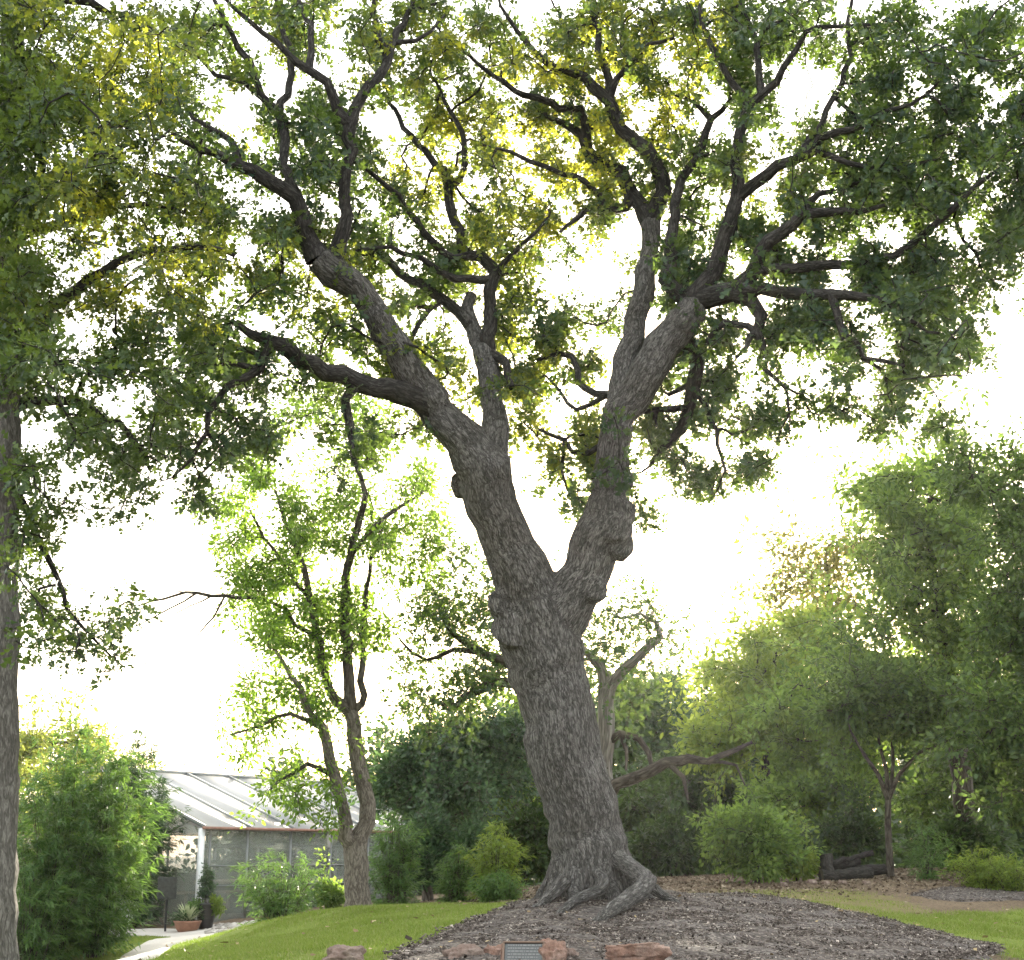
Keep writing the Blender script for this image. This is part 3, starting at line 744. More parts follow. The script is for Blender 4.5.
# bark body: trunk and the great forks melted into one surface
def body(tree, part, voxel, extra, name, mat, parent, rough=0.02):
    Vs, Qs, n = [], [], 0
    segs = []
    for c, pt, has in tree.chains():
        if pt != part: continue
        r = tree.r[c].copy()
        V, Q, B = tube(tree.pos[c], r, 16, 0, .03, len(c))
        # close both ends
        m_ = len(V)
        V = np.concatenate([V, [tree.pos[c[0]]], [tree.pos[c[-1]]]])
        capq = [(m_, (k + 1) % 16, k, k) for k in range(16)] + [(m_ + 1, m_ - 16 + k, m_ - 16 + (k + 1) % 16, m_ - 16 + (k + 1) % 16) for k in range(16)]
        Vs.append(V); Qs.append((Q + n).tolist() + [[a + n, b + n, c2 + n] for a, b, c2, _ in capq]); n += len(V)
        segs.append(c)
    for pts, rr in extra:
        V, Q, B = tube(pts, rr, 12, 0, .03, 3)
        m_ = len(V)
        V = np.concatenate([V, [pts[0]], [pts[-1]]])
        capq = [[m_, (k + 1) % 12, k] for k in range(12)] + [[m_ + 1, m_ - 12 + k, m_ - 12 + (k + 1) % 12] for k in range(12)]
        Vs.append(V); Qs.append((Q + n).tolist() + [[a + n for a in f] for f in capq]); n += len(V)
    me = bpy.data.meshes.new(name + "_raw")
    me.from_pydata(np.concatenate(Vs).tolist(), [], [f for q in Qs for f in q]); me.update()
    o = bpy.data.objects.new(name + "_raw", me); COL.objects.link(o)
    md = o.modifiers.new("r", 'REMESH'); md.mode = 'VOXEL'; md.voxel_size = voxel
    sm = o.modifiers.new("s", 'SMOOTH'); sm.factor = .5; sm.iterations = 3
    dg = bpy.context.evaluated_depsgraph_get()
    me2 = bpy.data.meshes.new_from_object(o.evaluated_get(dg))
    bpy.data.objects.remove(o); bpy.data.meshes.remove(me)
    nv = len(me2.vertices)
    V = np.empty(nv * 3); me2.vertices.foreach_get("co", V); V = V.reshape(-1, 3)
    NV = np.empty(nv * 3); me2.vertices.foreach_get("normal", NV); NV = NV.reshape(-1, 3)
    # bark coordinates from the nearest piece of skeleton
    ids = np.concatenate([np.array(c) for c in segs]); sp = tree.pos[ids]
    ln = np.concatenate([k * 40 + np.concatenate([[0], np.cumsum(np.linalg.norm(np.diff(tree.pos[c], axis=0), axis=1))]) for k, c in enumerate(segs)])
    tgn = np.concatenate([np.gradient(tree.pos[c], axis=0) for c in segs]); tgn /= np.linalg.norm(tgn, axis=1, keepdims=True)
    B = np.empty_like(V)
    for i in range(0, nv, 4000):
        v = V[i:i + 4000]
        d = np.linalg.norm(v[:, None] - sp[None], axis=2) - tree.r[ids][None] * .9
        j = d.argmin(1)
        dv = v - sp[j]; al = (dv * tgn[j]).sum(1)
        e1 = np.cross(tgn[j], np.array([0, 1.0, .1])); e1 /= np.linalg.norm(e1, axis=1, keepdims=True)
        e2 = np.cross(tgn[j], e1)
        B[i:i + 4000, 0] = (dv * e1).sum(1); B[i:i + 4000, 1] = (dv * e2).sum(1); B[i:i + 4000, 2] = ln[j] + al
    disp = np.array([rough * (0.8 * fbm((b[0] * 1.0, b[1] * 1.0, b[2] * .22), 10.0, 3) + .9 * fbm(b * .9, 1.6, 2)) for b in B])
    V = V + NV * disp[:, None]
    org = np.array(parent.location)
    me2.vertices.foreach_set("co", (V - org).ravel())
    at = me2.attributes.new("bark", 'FLOAT_VECTOR', 'POINT'); at.data.foreach_set("vector", B.astype(np.float32).ravel())
    me2.polygons.foreach_set("use_smooth", np.ones(len(me2.polygons), bool))
    me2.materials.clear(); me2.materials.append(mat); me2.update()
    me2.name = name
    q = bpy.data.objects.new(name, me2); COL.objects.link(q); q.parent = parent
    return q
extra = []
rg = np.random.default_rng(5)
for k in range(9):                                             # root buttresses round the foot
    a = k * 2 * math.pi / 9 + rg.normal(0, .12)
    reach = 0.60 + .20 * rg.random()
    hgt = .9 + .5 * rg.random()
    pts = []
    for t in np.linspace(0, 1, 8):
        rr = .22 + (reach - .22) * t ** 1.9
        x, y = ob[0] + math.cos(a + .12 * t) * rr, ob[1] + math.sin(a + .12 * t) * rr
        z0 = gz(x, y)
        pts.append((x - .10 * (1 - t) ** 1, y, z0 + hgt * (1 - t) ** 1.3 - .03 * t))
    extra.append((np.array(pts), np.linspace(.15, .06, 8)))
for px, py, r, dy in ((623, 513, 13, -.05), (621, 546, 13, -.1), (617, 530, 16, -.15), (595, 590, 13, -.05), (626, 481, 8, 0), (500, 604, 14, .05), (461, 484, 11, 0), (514, 632, 24, .12)):
    w, mpp = P(px, py, OAK_D - .35 + dy)                       # burls
    extra.append((np.array([w + np.array([-.02, .1, -.11]), w + np.array([0, 0, -.05]), w + np.array([.01, 0, .05]), w + np.array([.02, .1, .11])]), np.array([.55, 1, 1, .55]) * r * mpp))
body(T, 'trunk', 0.022, extra, "trunk", M_BARK, oak, .016)
def root_tube(pts, name='root'):
    arr = []
    for px, py, r, D, lift in pts:
        q = GP(px, D); mpp = P(px, py, D)[1]
        z = P(px, py, D)[0][2] if lift is None else q[2] + lift
        x = P(px, py, D)[0][0] if lift is None else q[0]
        arr.append([x, D, z, r * mpp])
    c = catmull(arr, .06)
    c[:, :3] += np.random.default_rng(3).normal(0, .003, (len(c), 3))
    V, Q, B = tube(c[:, :3], c[:, 3], 12, 2.0, .05, 4)
    gg = Geo(); gg.add(V, Q, B); gg.build(name, M_BARK, oak)
root_tube([(618, 858, 9, 16.7, None), (636, 872, 9, 16.3, None), (647, 881, 9, 16.05, None), (640, 891, 9, 15.8, None), (622, 903, 8, 15.4, None), (606, 914, 6, 15.0, None), (594, 924, 4, 14.75, None), (584, 936, 2, 14.5, None)])
root_tube([(598, 872, 6, 16.5, None), (604, 884, 6, 16.2, None), (596, 892, 5.5, 16.1, None), (580, 898, 5, 16.0, None), (566, 908, 4, 15.8, None), (556, 916, 2.5, 15.6, None), (549, 926, 1.2, 15.5, None)])
root_tube([(640, 880, 7, 16.6, None), (655, 890, 5.5, 16.5, None), (668, 898, 4, 16.5, None), (682, 906, 2.5, 16.4, None), (692, 916, 1.2, 16.4, None)])
root_tube([(565, 880, 8, 16.6, None), (550, 896, 6, 16.5, None), (538, 907, 4, 16.4, None), (524, 915, 2.5, 16.2, None), (514, 925, 1.2, 16.1, None)])
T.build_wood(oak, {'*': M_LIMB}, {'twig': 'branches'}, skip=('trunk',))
T.leaves("crown", oak, M_OAK, LEAF_OAK, 42, 0.090, .065, .15, .7, .15, spots=[(px, py, r, 17.4, st) for px, py, r, st in (  # spots: where sunlight on the crown is painted yellow
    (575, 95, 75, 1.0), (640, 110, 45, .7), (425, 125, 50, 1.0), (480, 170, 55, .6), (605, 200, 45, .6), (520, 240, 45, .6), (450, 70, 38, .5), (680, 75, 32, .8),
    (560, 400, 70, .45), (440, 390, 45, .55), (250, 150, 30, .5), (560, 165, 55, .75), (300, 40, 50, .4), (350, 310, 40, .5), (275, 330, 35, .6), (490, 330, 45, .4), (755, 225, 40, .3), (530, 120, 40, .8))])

# ------------------------------------------------------------------ left tree at the edge of the picture
LT_D = 13.0
lb = GP(-4, LT_D)
ltree = empty("shade_tree", lb, "tall straight grey trunk at the left edge with dark leafy limbs overhead", "tree")
T = Tree(0.16, 21)
lz = PX(lb)[0][1]
T.guide([(-4, lz + 6, 25), (-4, lz - 30, 21), (-3, 800, 20), (-2, 600, 20), (-1, 430, 19.5), (2, 300, 16), (6, 180, 13), (10, 60, 10), (14, -80, 7), (20, -200, 4)], 'trunk', LT_D, 0.2, True, wig=.008)
T.ok[:T.n] &= T.pos[:T.n, 2] > P(0, 470, LT_D)[0][2]
g = T.guide
g([(2, 300, 9), (20, 240, 6), (63, 226, 5), (100, 210, 4), (150, 205, 2.6), (190, 215, 1.6)], 'limb#1', dd=1.2)
g([(0, 380, 9), (60, 300, 6.5), (135, 258, 4.6), (200, 246, 3.4), (235, 256, 2)], 'limb#2', dd=1.0)
g([(6, 215, 6), (30, 206, 5), (41, 163, 4.4), (39, 142, 3.6), (30, 110, 2.4)], 'limb#3', dd=-.8)
g([(8, 130, 7), (19, 51, 6), (15, 25, 4.6), (0, 5, 3.6), (-30, -40, 2)], 'limb#4', dd=-.6)
g([(11, 90, 6), (28, 56, 5.4), (58, 74, 5), (90, 84, 4), (130, 100, 3), (165, 120, 1.8)], 'limb#5', dd=.9)
g([(44, 66, 3), (52, 86, 2.6), (61, 104, 2), (75, 130, 1.3)], 'limb#5', dd=-.4)
g([(-1, 470, 5), (30, 515, 4), (50, 560, 3), (70, 610, 2.2), (95, 645, 1.4), (125, 668, .9)], 'limb#6', dd=.9)
g([(-1, 420, 7), (60, 398, 5), (120, 425, 3.4), (150, 470, 2)], 'limb#7', dd=1.4)
g([(12, 20, 6), (60, 0, 5), (110, 10, 3.6), (160, 35, 2)], 'limb#8', dd=.8)
g([(4, 260, 8), (-60, 200, 6), (-140, 160, 3.6)], 'limb#9', dd=-.5)
g([(-1, 400, 7), (-70, 350, 5), (-140, 340, 3)], 'limb#10', dd=.5)
g([(18, 190, 4), (70, 170, 3.4), (110, 150, 2.4), (140, 140, 1.6)], 'limb#11', dd=-1.0)
LMAP = ["888850", "888840", "888840", "999840", "699640", "777753", "787653", "777653", "787642", "666531", "456420", "445310", "323200", "340000", "430000", "334000", "034200"]
tg = map_targets(LMAP, 0, 0, 40, 15.5, T, T.rng, .8, -.35, clump=9)
tg += map_targets(["88", "88", "88", "88", "88", "88", "87", "77", "76", "53"], -30, 0, 40, 9.0, T, T.rng, .25, -.75)
tg += map_targets(["5555", "5555", "5555", "5555", "5555", "5555", "5555", "5555", "4555", "3445"], -160, 0, 40, 3.5, T, T.rng, .8)
tg += map_targets(["3555554", "5555555", "5555555"], -120, -120, 40, 3.5, T, T.rng, .8)
T.grow(tg, .3, .03, droop=.1)
T.radii(0.006, 2.3)
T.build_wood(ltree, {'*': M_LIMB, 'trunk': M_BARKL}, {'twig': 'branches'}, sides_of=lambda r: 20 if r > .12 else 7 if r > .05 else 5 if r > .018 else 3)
T.leaves("crown", ltree, M_LEFT, LEAF_OAK, 36, 0.074, .07, .2, .7, .2, spots=[(px, py, r, 13.4, st) for px, py, r, st in (  # spots of sunlight painted yellow into these leaves
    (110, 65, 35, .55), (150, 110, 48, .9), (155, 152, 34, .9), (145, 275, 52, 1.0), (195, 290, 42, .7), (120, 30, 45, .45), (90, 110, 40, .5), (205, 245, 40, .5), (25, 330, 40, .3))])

# ------------------------------------------------------------------ twin trunk tree
TT_D = 23.5
tb = GP(356, TT_D)
twin = empty("twin_trunk_tree", tb, "bright green tree with a pale trunk forking in two, in front of the greenhouse", "tree")
T = Tree(0.2, 32)
tz = PX(tb)[0][1]
T.guide([(357, tz + 4, 16), (356.6, 900, 12.5), (354, 863, 12), (355, 848, 12)], 'trunk', TT_D, 0, False)
T.guide([(354, 856, 10), (346, 836, 7.5), (343, 810, 6.4), (335, 775, 6), (330, 760, 5.6), (320, 730, 5), (305, 700, 3.6), (292, 675, 2.4), (275, 650, 1.4)], 'trunk', dd=-.8)
T.guide([(356, 856, 10), (361, 836, 8.4), (368, 804, 8), (361, 775, 7.8), (356, 740, 7.6), (351, 712, 7)], 'trunk', dd=.3)
T.ok[:T.n] &= T.pos[:T.n, 2] > P(0, 780, TT_D)[0][2]
g = T.guide
g([(352, 716, 6), (335, 700, 5), (325, 670, 4.2), (316, 630, 3.8), (310, 595, 3.5), (300, 555, 2.8), (290, 535, 2.2), (275, 490, 1.3)], 'limb#1', dd=-.5)
g([(353, 718, 5), (362, 703, 4), (362, 655, 3.2), (364, 615, 2.8), (372, 560, 2), (385, 520, 1.2)], 'limb#2', dd=.6)
g([(351, 712, 6), (348, 690, 5.6), (346, 655, 5), (345, 605, 4.6), (350, 555, 4), (360, 520, 3.4), (365, 495, 2.8), (357, 465, 2), (350, 430, 1.2)], 'limb#3', dd=.3)
g([(352, 548, 2.8), (380, 520, 2.4), (405, 505, 1.8), (425, 490, 1.1)], 'limb#3', dd=.3)
g([(318, 640, 2.6), (295, 625, 2.3), (270, 600, 2), (225, 597, 1.9), (185, 592, 1.5), (165, 597, 1.2), (138, 606, .8)], 'limb#4', dd=-.3, ok=False)
g([(228, 597, 1.3), (215, 615, 1.1), (197, 636, .7)], 'limb#4', dd=-.2, ok=False)
g([(200, 594, 1.1), (170, 610, .9), (132, 628, .6)], 'limb#4', dd=-.3, ok=False)
g([(185, 592, .7), (160, 590, .6), (140, 602, .4)], 'limb#4', dd=.3, ok=False)
g([(262, 601, 1.2), (245, 582, 1.0), (225, 572, .8), (203, 566, .5)], 'limb#4', dd=.3, ok=False)
g([(236, 576, .8), (222, 560, .6), (214, 545, .45)], 'limb#4', dd=.2, ok=False)
g([(212, 595, .9), (190, 606, .75), (160, 622, .5)], 'limb#4', dd=.3, ok=False)
g([(335, 775, 3), (310, 765, 2.4), (290, 775, 1.8), (270, 790, 1.2)], 'limb#5', dd=-.6)
g([(320, 730, 2.6), (290, 715, 2), (260, 725, 1.5), (230, 735, 1)], 'limb#6', dd=-.5)
g([(310, 595, 2.4), (280, 560, 1.9), (250, 510, 1.2)], 'limb#7', dd=-.5)
TM = ["0013332000", "0025342000", "0362553300", "1454374640", "1627736530", "1647565500", "0567365200", "0286764100", "0266653000", "0133310000", "0133200000"]
tg = map_targets(TM, 190, 390, 30, 32.0, T, T.rng, .7, .3, clump=9)
tg += map_targets(["0444321000", "1442110000", "0256630000", "0146500000"], 205, 708, 28, 13.0, T, T.rng, .5, clump=10)
T.grow(tg, .35, .03, droop=.12)
T.radii(0.004, 2.5)
T.build_wood(twin, {'*': M_BARKD, 'trunk': M_BARKE}, {'twig': 'branches'}, sides_of=lambda r: 16 if r > .09 else 7 if r > .04 else 5 if r > .018 else 3)
T.leaves("crown", twin, M_ELM, LEAF_OVAL, 46, 0.070, .085, .2, .6, .3)

# ------------------------------------------------------------------ second oak, behind
BO_D = 26.0
bb = GP(608, BO_D)
boak = empty("crooked_oak", bb, "smaller crooked oak with a bleached forked stem just behind the big trunk", "tree")
T = Tree(0.2, 41)
bz = PX(bb)[0][1]
T.guide([(612, bz + 3, 16), (610, 850, 12), (606, 800, 10), (603, 770, 9), (607, 730, 8.6), (608, 690, 8)], 'trunk', BO_D, 0, False)
T.guide([(608, 696, 7), (604, 676, 6), (598, 665, 5.4), (588, 652, 4), (575, 640, 3), (555, 625, 2.4), (540, 600, 1.8), (530, 560, 1.2)], 'limb#1', dd=.4)
g = T.guide
g([(608, 694, 7), (612, 682, 6), (625, 668, 5.4), (645, 650, 4.6), (660, 635, 4), (657, 624, 2.8), (650, 618, 2.2), (640, 612, 1.8), (625, 618, 1.2)], 'limb#2', dd=-.3)
g([(650, 618, 1.6), (655, 608, 1.4), (640, 595, 1.1)], 'limb#2', dd=.2)
T.ok[:T.n] = True
T.ok[:T.n] &= PX(T.pos[:T.n])[:, 1] < 690
g([(606, 795, 7), (618, 784, 6.4), (650, 772, 6), (668, 763, 5.8), (690, 758, 5), (710, 762, 3.6), (735, 750, 2.6), (752, 742, 1.6)], 'limb#3', dd=-1.2, ok=False)
g([(670, 762, 3), (682, 778, 2.4), (688, 800, 1.4)], 'limb#3', dd=-.3, ok=False)
g([(712, 760, 2), (735, 765, 1.6), (745, 785, 1)], 'limb#3', dd=-.3, ok=False)
g([(606, 745, 5), (620, 735, 4), (638, 738, 3.4), (648, 752, 2.8), (652, 768, 2)], 'limb#4', dd=-.3, ok=False)
g([(622, 735, 3), (626, 750, 2), (626, 770, 1.3)], 'limb#4', dd=-.2, ok=False)
# long limbs to the left, seen past the left side of the big trunk
g([(603, 770, 7), (570, 720, 6), (530, 675, 5.4), (500, 662, 5), (479, 653, 4.6), (462, 640, 4), (449, 630, 3), (443, 608, 2.2), (430, 585, 1.3)], 'limb#5', dd=-1.0)
g([(479, 653, 3), (450, 650, 2.6), (425, 660, 1.9), (400, 640, 1.2)], 'limb#5', dd=-.4)
g([(570, 722, 6), (535, 690, 5.4), (500, 682, 5), (475, 690, 4.4), (455, 705, 3), (430, 700, 1.6)], 'limb#6', dd=-.5)
BM = ["0000000000000", "0123321000000", "0244542112200", "1355543234431", "1344543355542", "1345532344542", "0345420334420", "0234310123300", "0123100000000"]
tg = map_targets(BM, 375, 530, 24, 15.0, T, T.rng, .9, clump=9)
T.grow(tg, .35, .03)
T.radii(0.005, 2.5)
T.build_wood(boak, {'*': M_BARKD, 'trunk': M_SNAG, 'limb#1': M_SNAG, 'limb#2': M_SNAG}, {'twig': 'branches'})
T.leaves("crown", boak, M_OAK, LEAF_OAK, 22, 0.11, .13, .28, .6, .15)

# ------------------------------------------------------------------ trees and shrubs of the wood
def ell_targets(px, py, rx, ry, D, n, rng, depth=None, nclump=None, csz=.14, shell=.5, flat=.5, shoot=.22):
    """tips in uneven clumps through a crown, with shoots standing out of it"""
    c, m = P(px, py, D)
    R = np.array([rx * m, depth if depth else rx * m * .75, ry * m])
    nclump = nclump or max(9, n // 20)
    v = rng.normal(0, 1, (nclump, 3)); v /= np.linalg.norm(v, axis=1, keepdims=True)
    ctr = v * (shell + (1 - shell) * rng.random((nclump, 1)) ** .6) * rng.uniform(.5, 1.32, (nclump, 1))
    wgt = rng.uniform(.4, 1.6, nclump); sz = csz * rng.uniform(.6, 1.5, nclump)
    k = rng.choice(nclump, n, p=wgt / wgt.sum())
    v = ctr[k] + rng.normal(0, 1, (n, 3)) * sz[k][:, None] * np.array([1.2, 1.2, flat])
    ext = rng.random(n) < .2
    v[ext] = rng.normal(0, .42, (ext.sum(), 3))
    sh = rng.random(n) < .10
    v[sh] *= rng.uniform(1.05, 1.3, (sh.sum(), 1))
    p = c + v * R
    up = (rng.random(n) < shoot) & (v[:, 2] > .35)
    p[up] += np.stack([rng.normal(0, .12, up.sum()), rng.normal(0, .12, up.sum()), rng.exponential(.6, up.sum())], 1)
    g = ground(p[:, 0], p[:, 1])
    p[:, 2] = np.maximum(p[:, 2], g + .15 + .3 * rng.random(n))
    return p
def wood_tree(name, label, cat, base_px, D, crowns, trunk_pts, leafm, tpl, per, size, seed, barkm=None, spread=.16, step=.28, droop=.12, group=None, tipr=.006, up=.5, back=.35, extra_limbs=()):
    b = GP(base_px, D)
    e = empty(name, b, label, cat, group)
    T = Tree(step, seed)
    bz = PX(b)[0][1]
    T.guide([(base_px, bz + 3, trunk_pts[0][2] * 1.3)] + trunk_pts, 'trunk', D, 0.0, True)
    z0 = b[2] + .25 * (T.pos[T.n - 1, 2] - b[2])
    T.ok[:T.n] &= T.pos[:T.n, 2] > z0
    for k, (pts, dd) in enumerate(extra_limbs):
        T.guide(pts, 'limb#%d' % k, dd=dd)
    tg = np.concatenate([ell_targets(*c[:4], D + (c[5] if len(c) > 5 else 0), int(c[4] * 1.35), T.rng, depth=(c[6] if len(c) > 6 else None)) for c in crowns])
    T.grow(tg, .3, .04, droop=droop)
    T.radii(tipr, 2.4)
    T.build_wood(e, {'*': barkm or M_BARKD}, {'twig': 'branches'})
    T.leaves("crown", e, leafm, tpl, per * .6, size, spread * .85, back, up, .25)
    return e
wt = wood_tree
wt("cedar_tree", "dense blue green tree between the twin trunked tree and the big oak", "tree", 428, 31.0,
   [(450, 765, 72, 62, 420), (405, 790, 40, 50, 220), (500, 740, 50, 45, 170)], [(428, 870, 5), (432, 830, 5), (440, 780, 4), (448, 720, 2)], M_CEDAR, LEAF_OVAL, 38, .105, 51)
wt("wood_tree", "olive green tree close behind the left side of the big trunk", "tree", 512, 36.0,
   [(515, 755, 52, 60, 300), (490, 800, 40, 40, 140), (560, 720, 40, 40, 120)], [(512, 860, 7), (514, 800, 6), (516, 740, 4), (516, 700, 2)], M_WOODA, LEAF_OVAL, 36, .13, 52)
wt("wood_tree", "far rounded blue green tree in the notch right of the forked bleached stem", "tree", 648, 46.0,
   [(640, 715, 50, 40, 260), (695, 722, 40, 34, 160)], [(650, 850, 7), (648, 790, 6), (645, 720, 3)], M_CEDAR, LEAF_OVAL, 36, .15, 53)
wt("wood_tree", "lime green mid height tree in the light right of the big oak", "tree", 770, 36.0,
   [(765, 690, 70, 62, 420), (730, 740, 50, 50, 200), (800, 640, 40, 40, 140)], [(770, 850, 6), (768, 790, 5.5), (766, 730, 4), (765, 670, 2)], M_LIME, LEAF_OVAL, 36, .13, 54)
wt("wood_tree", "thin brownish leaved tree with sky showing through right of the sky gap", "tree", 838, 40.0,
   [(820, 600, 62, 62, 190), (790, 570, 40, 40, 70), (870, 560, 50, 60, 90), (770, 640, 30, 30, 50)], [(838, 840, 8), (836, 760, 7), (832, 680, 5), (828, 600, 3), (826, 550, 1.5)], M_WOODC, LEAF_OVAL, 22, .13, 55)
wt("wood_tree", "tall bright green tree with a dark leaning trunk on the right", "tree", 966, 30.0,
   [(920, 560, 80, 90, 520), (890, 490, 50, 55, 160), (950, 660, 90, 60, 330), (960, 470, 55, 50, 130), (850, 640, 50, 50, 130)],
   [(966, 840, 11), (962, 790, 10.5), (956, 740, 10), (948, 690, 9), (942, 640, 6.5), (934, 570, 4.5), (928, 500, 2.5)], M_WOODA, LEAF_OVAL, 36, .115, 56)
wt("wood_tree", "dark full tree cut by the right edge of the picture", "tree", 1048, 27.0,
   [(1030, 580, 70, 110, 420), (1040, 720, 70, 90, 380), (1000, 480, 50, 50, 130)], [(1048, 850, 12), (1046, 780, 11), (1044, 700, 9), (1040, 600, 6), (1036, 520, 3)], M_WOODM, LEAF_OVAL, 36, .11, 57)
wt("small_tree", "small many stemmed dark tree standing at the wood edge left of the fern like sapling", "tree", 890, 28.5,
   [(880, 700, 62, 42, 280), (840, 720, 34, 34, 110), (935, 705, 42, 36, 140)], [(890, 855, 3.6), (889, 825, 3.4), (888, 800, 3.2)], M_WOODM, LEAF_OVAL, 34, .10, 58,
   extra_limbs=(([(888, 802, 2.6), (878, 775, 2.2), (862, 750, 1.6), (850, 730, 1)], -.5), ([(889, 800, 2.6), (886, 770, 2.1), (880, 745, 1.5), (876, 715, 1)], .4),
                ([(889, 806, 2.6), (900, 775, 2.1), (918, 752, 1.6), (945, 742, 1)], -.3), ([(889, 803, 2.4), (894, 775, 2), (893, 745, 1.4), (898, 715, 1)], .3)))
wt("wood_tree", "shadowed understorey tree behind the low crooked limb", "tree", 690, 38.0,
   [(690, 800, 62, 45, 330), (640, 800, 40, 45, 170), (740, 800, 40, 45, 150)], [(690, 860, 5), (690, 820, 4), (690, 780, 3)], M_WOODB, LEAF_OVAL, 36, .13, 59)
wt("wood_tree", "leafy mid green tree filling the middle of the wood behind the small dark tree", "tree", 850, 34.0,
   [(830, 730, 70, 60, 400), (820, 790, 60, 45, 250), (900, 690, 50, 50, 160)], [(850, 850, 6), (848, 800, 5.5), (842, 750, 4), (836, 700, 2.4)], M_WOODA, LEAF_OVAL, 36, .12, 60)
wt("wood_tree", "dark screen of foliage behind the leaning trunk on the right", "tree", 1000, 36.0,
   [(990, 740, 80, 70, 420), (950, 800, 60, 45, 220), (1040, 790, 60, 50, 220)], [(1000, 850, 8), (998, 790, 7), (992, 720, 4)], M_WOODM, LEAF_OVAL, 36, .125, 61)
wt("wood_tree", "yellow green tree showing over the bamboo like bushes at far left", "tree", 70, 46.0,
   [(60, 760, 70, 42, 300), (120, 775, 50, 28, 150), (0, 750, 50, 50, 160)], [(70, 880, 6), (70, 830, 5), (66, 760, 3)], M_YELL, LEAF_OVAL, 30, .14, 62)

def shrub(name, label, base_px, D, blobs, leafm, tpl, per, size, seed, spread=.10, stems=5, droop=.25, up=.5, fan=.25, cat="shrub", back=.35, group=None, stepv=.16):
    b = GP(base_px, D)
    e = empty(name, b, label, cat, group)
    T = Tree(stepv, seed)
    T.rootnode(b - np.array([0, 0, .03]), .03)
    for k in range(stems):
        a = T.rng.random() * 6.283
        q = b + np.array([math.cos(a) * fan * T.rng.random(), math.sin(a) * fan * T.rng.random(), .25 + .25 * T.rng.random()])
        prev = 0
        for t in (.5, 1.0):
            prev = T.node(b + (q - b) * t, prev, .018, 'stem'); T.isg[prev] = True
    tg = np.concatenate([ell_targets(px, py, rx, ry, D, int(n * 1.7), T.rng, csz=.17, shell=.45, flat=.32, shoot=.2) for px, py, rx, ry, n in blobs])
    T.grow(tg, .35, .02, part='stem', droop=-.15)
    T.radii(.004, 2.6)
    T.build_wood(e, {'*': M_BARKD}, {'stem': 'stems'})
    T.leaves("foliage", e, leafm, tpl, per * .62, size, spread * .85, back, up, droop)
    return e
def cane_shrub(name, label, base_px, D, top_py, half_px, canes, leafm, seed, leaf=.12, per=7, foot=.35, lean=1.0, low=.04, cat="shrub", group=None, gap=.24):
    """many arching canes from one foot, leaf sprays all along them"""
    b = GP(base_px, D); e = empty(name, b, label, cat, group)
    rng = np.random.default_rng(seed)
    H = P(base_px, top_py, D)[0][2] - b[2]; Wd = half_px * P(base_px, 900, D)[1]
    G = Geo(); C, Dn, Nn = [], [], []
    for k in range(canes):
        az = rng.random() * 6.283; q = rng.random()
        out = np.array([math.cos(az), math.sin(az), 0])
        h = H * (.45 + .6 * rng.random() ** .8) * (1 - .35 * q); r = Wd * q * lean
        p0 = b + out * foot * rng.random() * Wd + np.array([0, 0, -.03])
        side = np.array([-out[1], out[0], 0]) * rng.normal(0, .12)
        t = np.linspace(0, 1, 9)[:, None]
        arch = rng.uniform(.0, .32)
        pts = p0 + (out + side) * r * t ** 1.6 + np.array([0, 0, 1.0]) * h * (t * (1 + arch) - arch * t ** 3)
        V, Q, B = tube(pts, (.006 * (1 - .75 * t[:, 0]) + .0015), 4, k, 0, k); G.add(V, Q, B)
        m = max(4, int(h * (1 - low) / gap))
        for u in np.linspace(low + .1 * rng.random(), 1, m):
            c = np.array([np.interp(u, t[:, 0], pts[:, i]) for i in range(3)])
            sa = rng.random() * 6.283; sl = (.2 + .5 * rng.random()) * min(1, .45 + 1.1 * (1 - u)) * min(1, H * .7) * min(1, Wd * 1.15)
            sd = np.array([math.cos(sa), math.sin(sa), .35 + .3 * rng.random()]) + out * .5
            n = max(2, rng.poisson(per * 2.6)); v = rng.random(n) ** .6
            cc = c + sd * sl * v[:, None] + np.array([0, 0, -.25]) * sl * (v ** 2)[:, None] + rng.normal(0, .035, (n, 3))
            C.append(cc); d = sd * .8 + rng.normal(0, .5, (n, 3)); d[:, 2] -= .3 + .4 * v; Dn.append(d)
            nn = rng.normal(0, .35, (n, 3)); nn[:, 2] += .9; Nn.append(nn)
    C, Dn, Nn = np.concatenate(C), np.concatenate(Dn), np.concatenate(Nn)
    C[:, 2] = np.maximum(C[:, 2], ground(C[:, 0], C[:, 1]) + .05)
    G.build("stems", M_BARKD, e)
    leaf_mesh("foliage", C, Dn, Nn, leaf * np.clip(rng.normal(1, .25, len(C)), .5, 1.6), LEAF_LONG, leafm, e)
    return e
BG = "feathery bushes beside the path"
cs = cane_shrub
cs("bamboo_shrub", "tallest feathery green bush, next to the left trunk", 46, 27.5, 722, 50, 70, M_BAMB, 71, .17, 9, .4, group=BG)
cs("bamboo_shrub", "feathery green bush with a dark foot in the middle of the left thicket", 94, 28.0, 735, 45, 72, M_BAMB, 72, .17, 9, .25, group=BG)
cs("bamboo_shrub", "low feathery bush at the front foot of the left thicket", 28, 26.6, 850, 34, 40, M_BAMB, 70, .15, 9, .5, group=BG)
cs("evergreen_shrub", "darker upright bush against the greenhouse end wall", 130, 38.0, 738, 40, 80, M_CEDAR, 73, .17, 9, .15)
cs("thicket_shrub", "pale yellow green tall bush behind the feathery bushes at far left", 40, 33.0, 722, 72, 80, M_YELL, 74, .14, 6, .6, 1.1, .35)
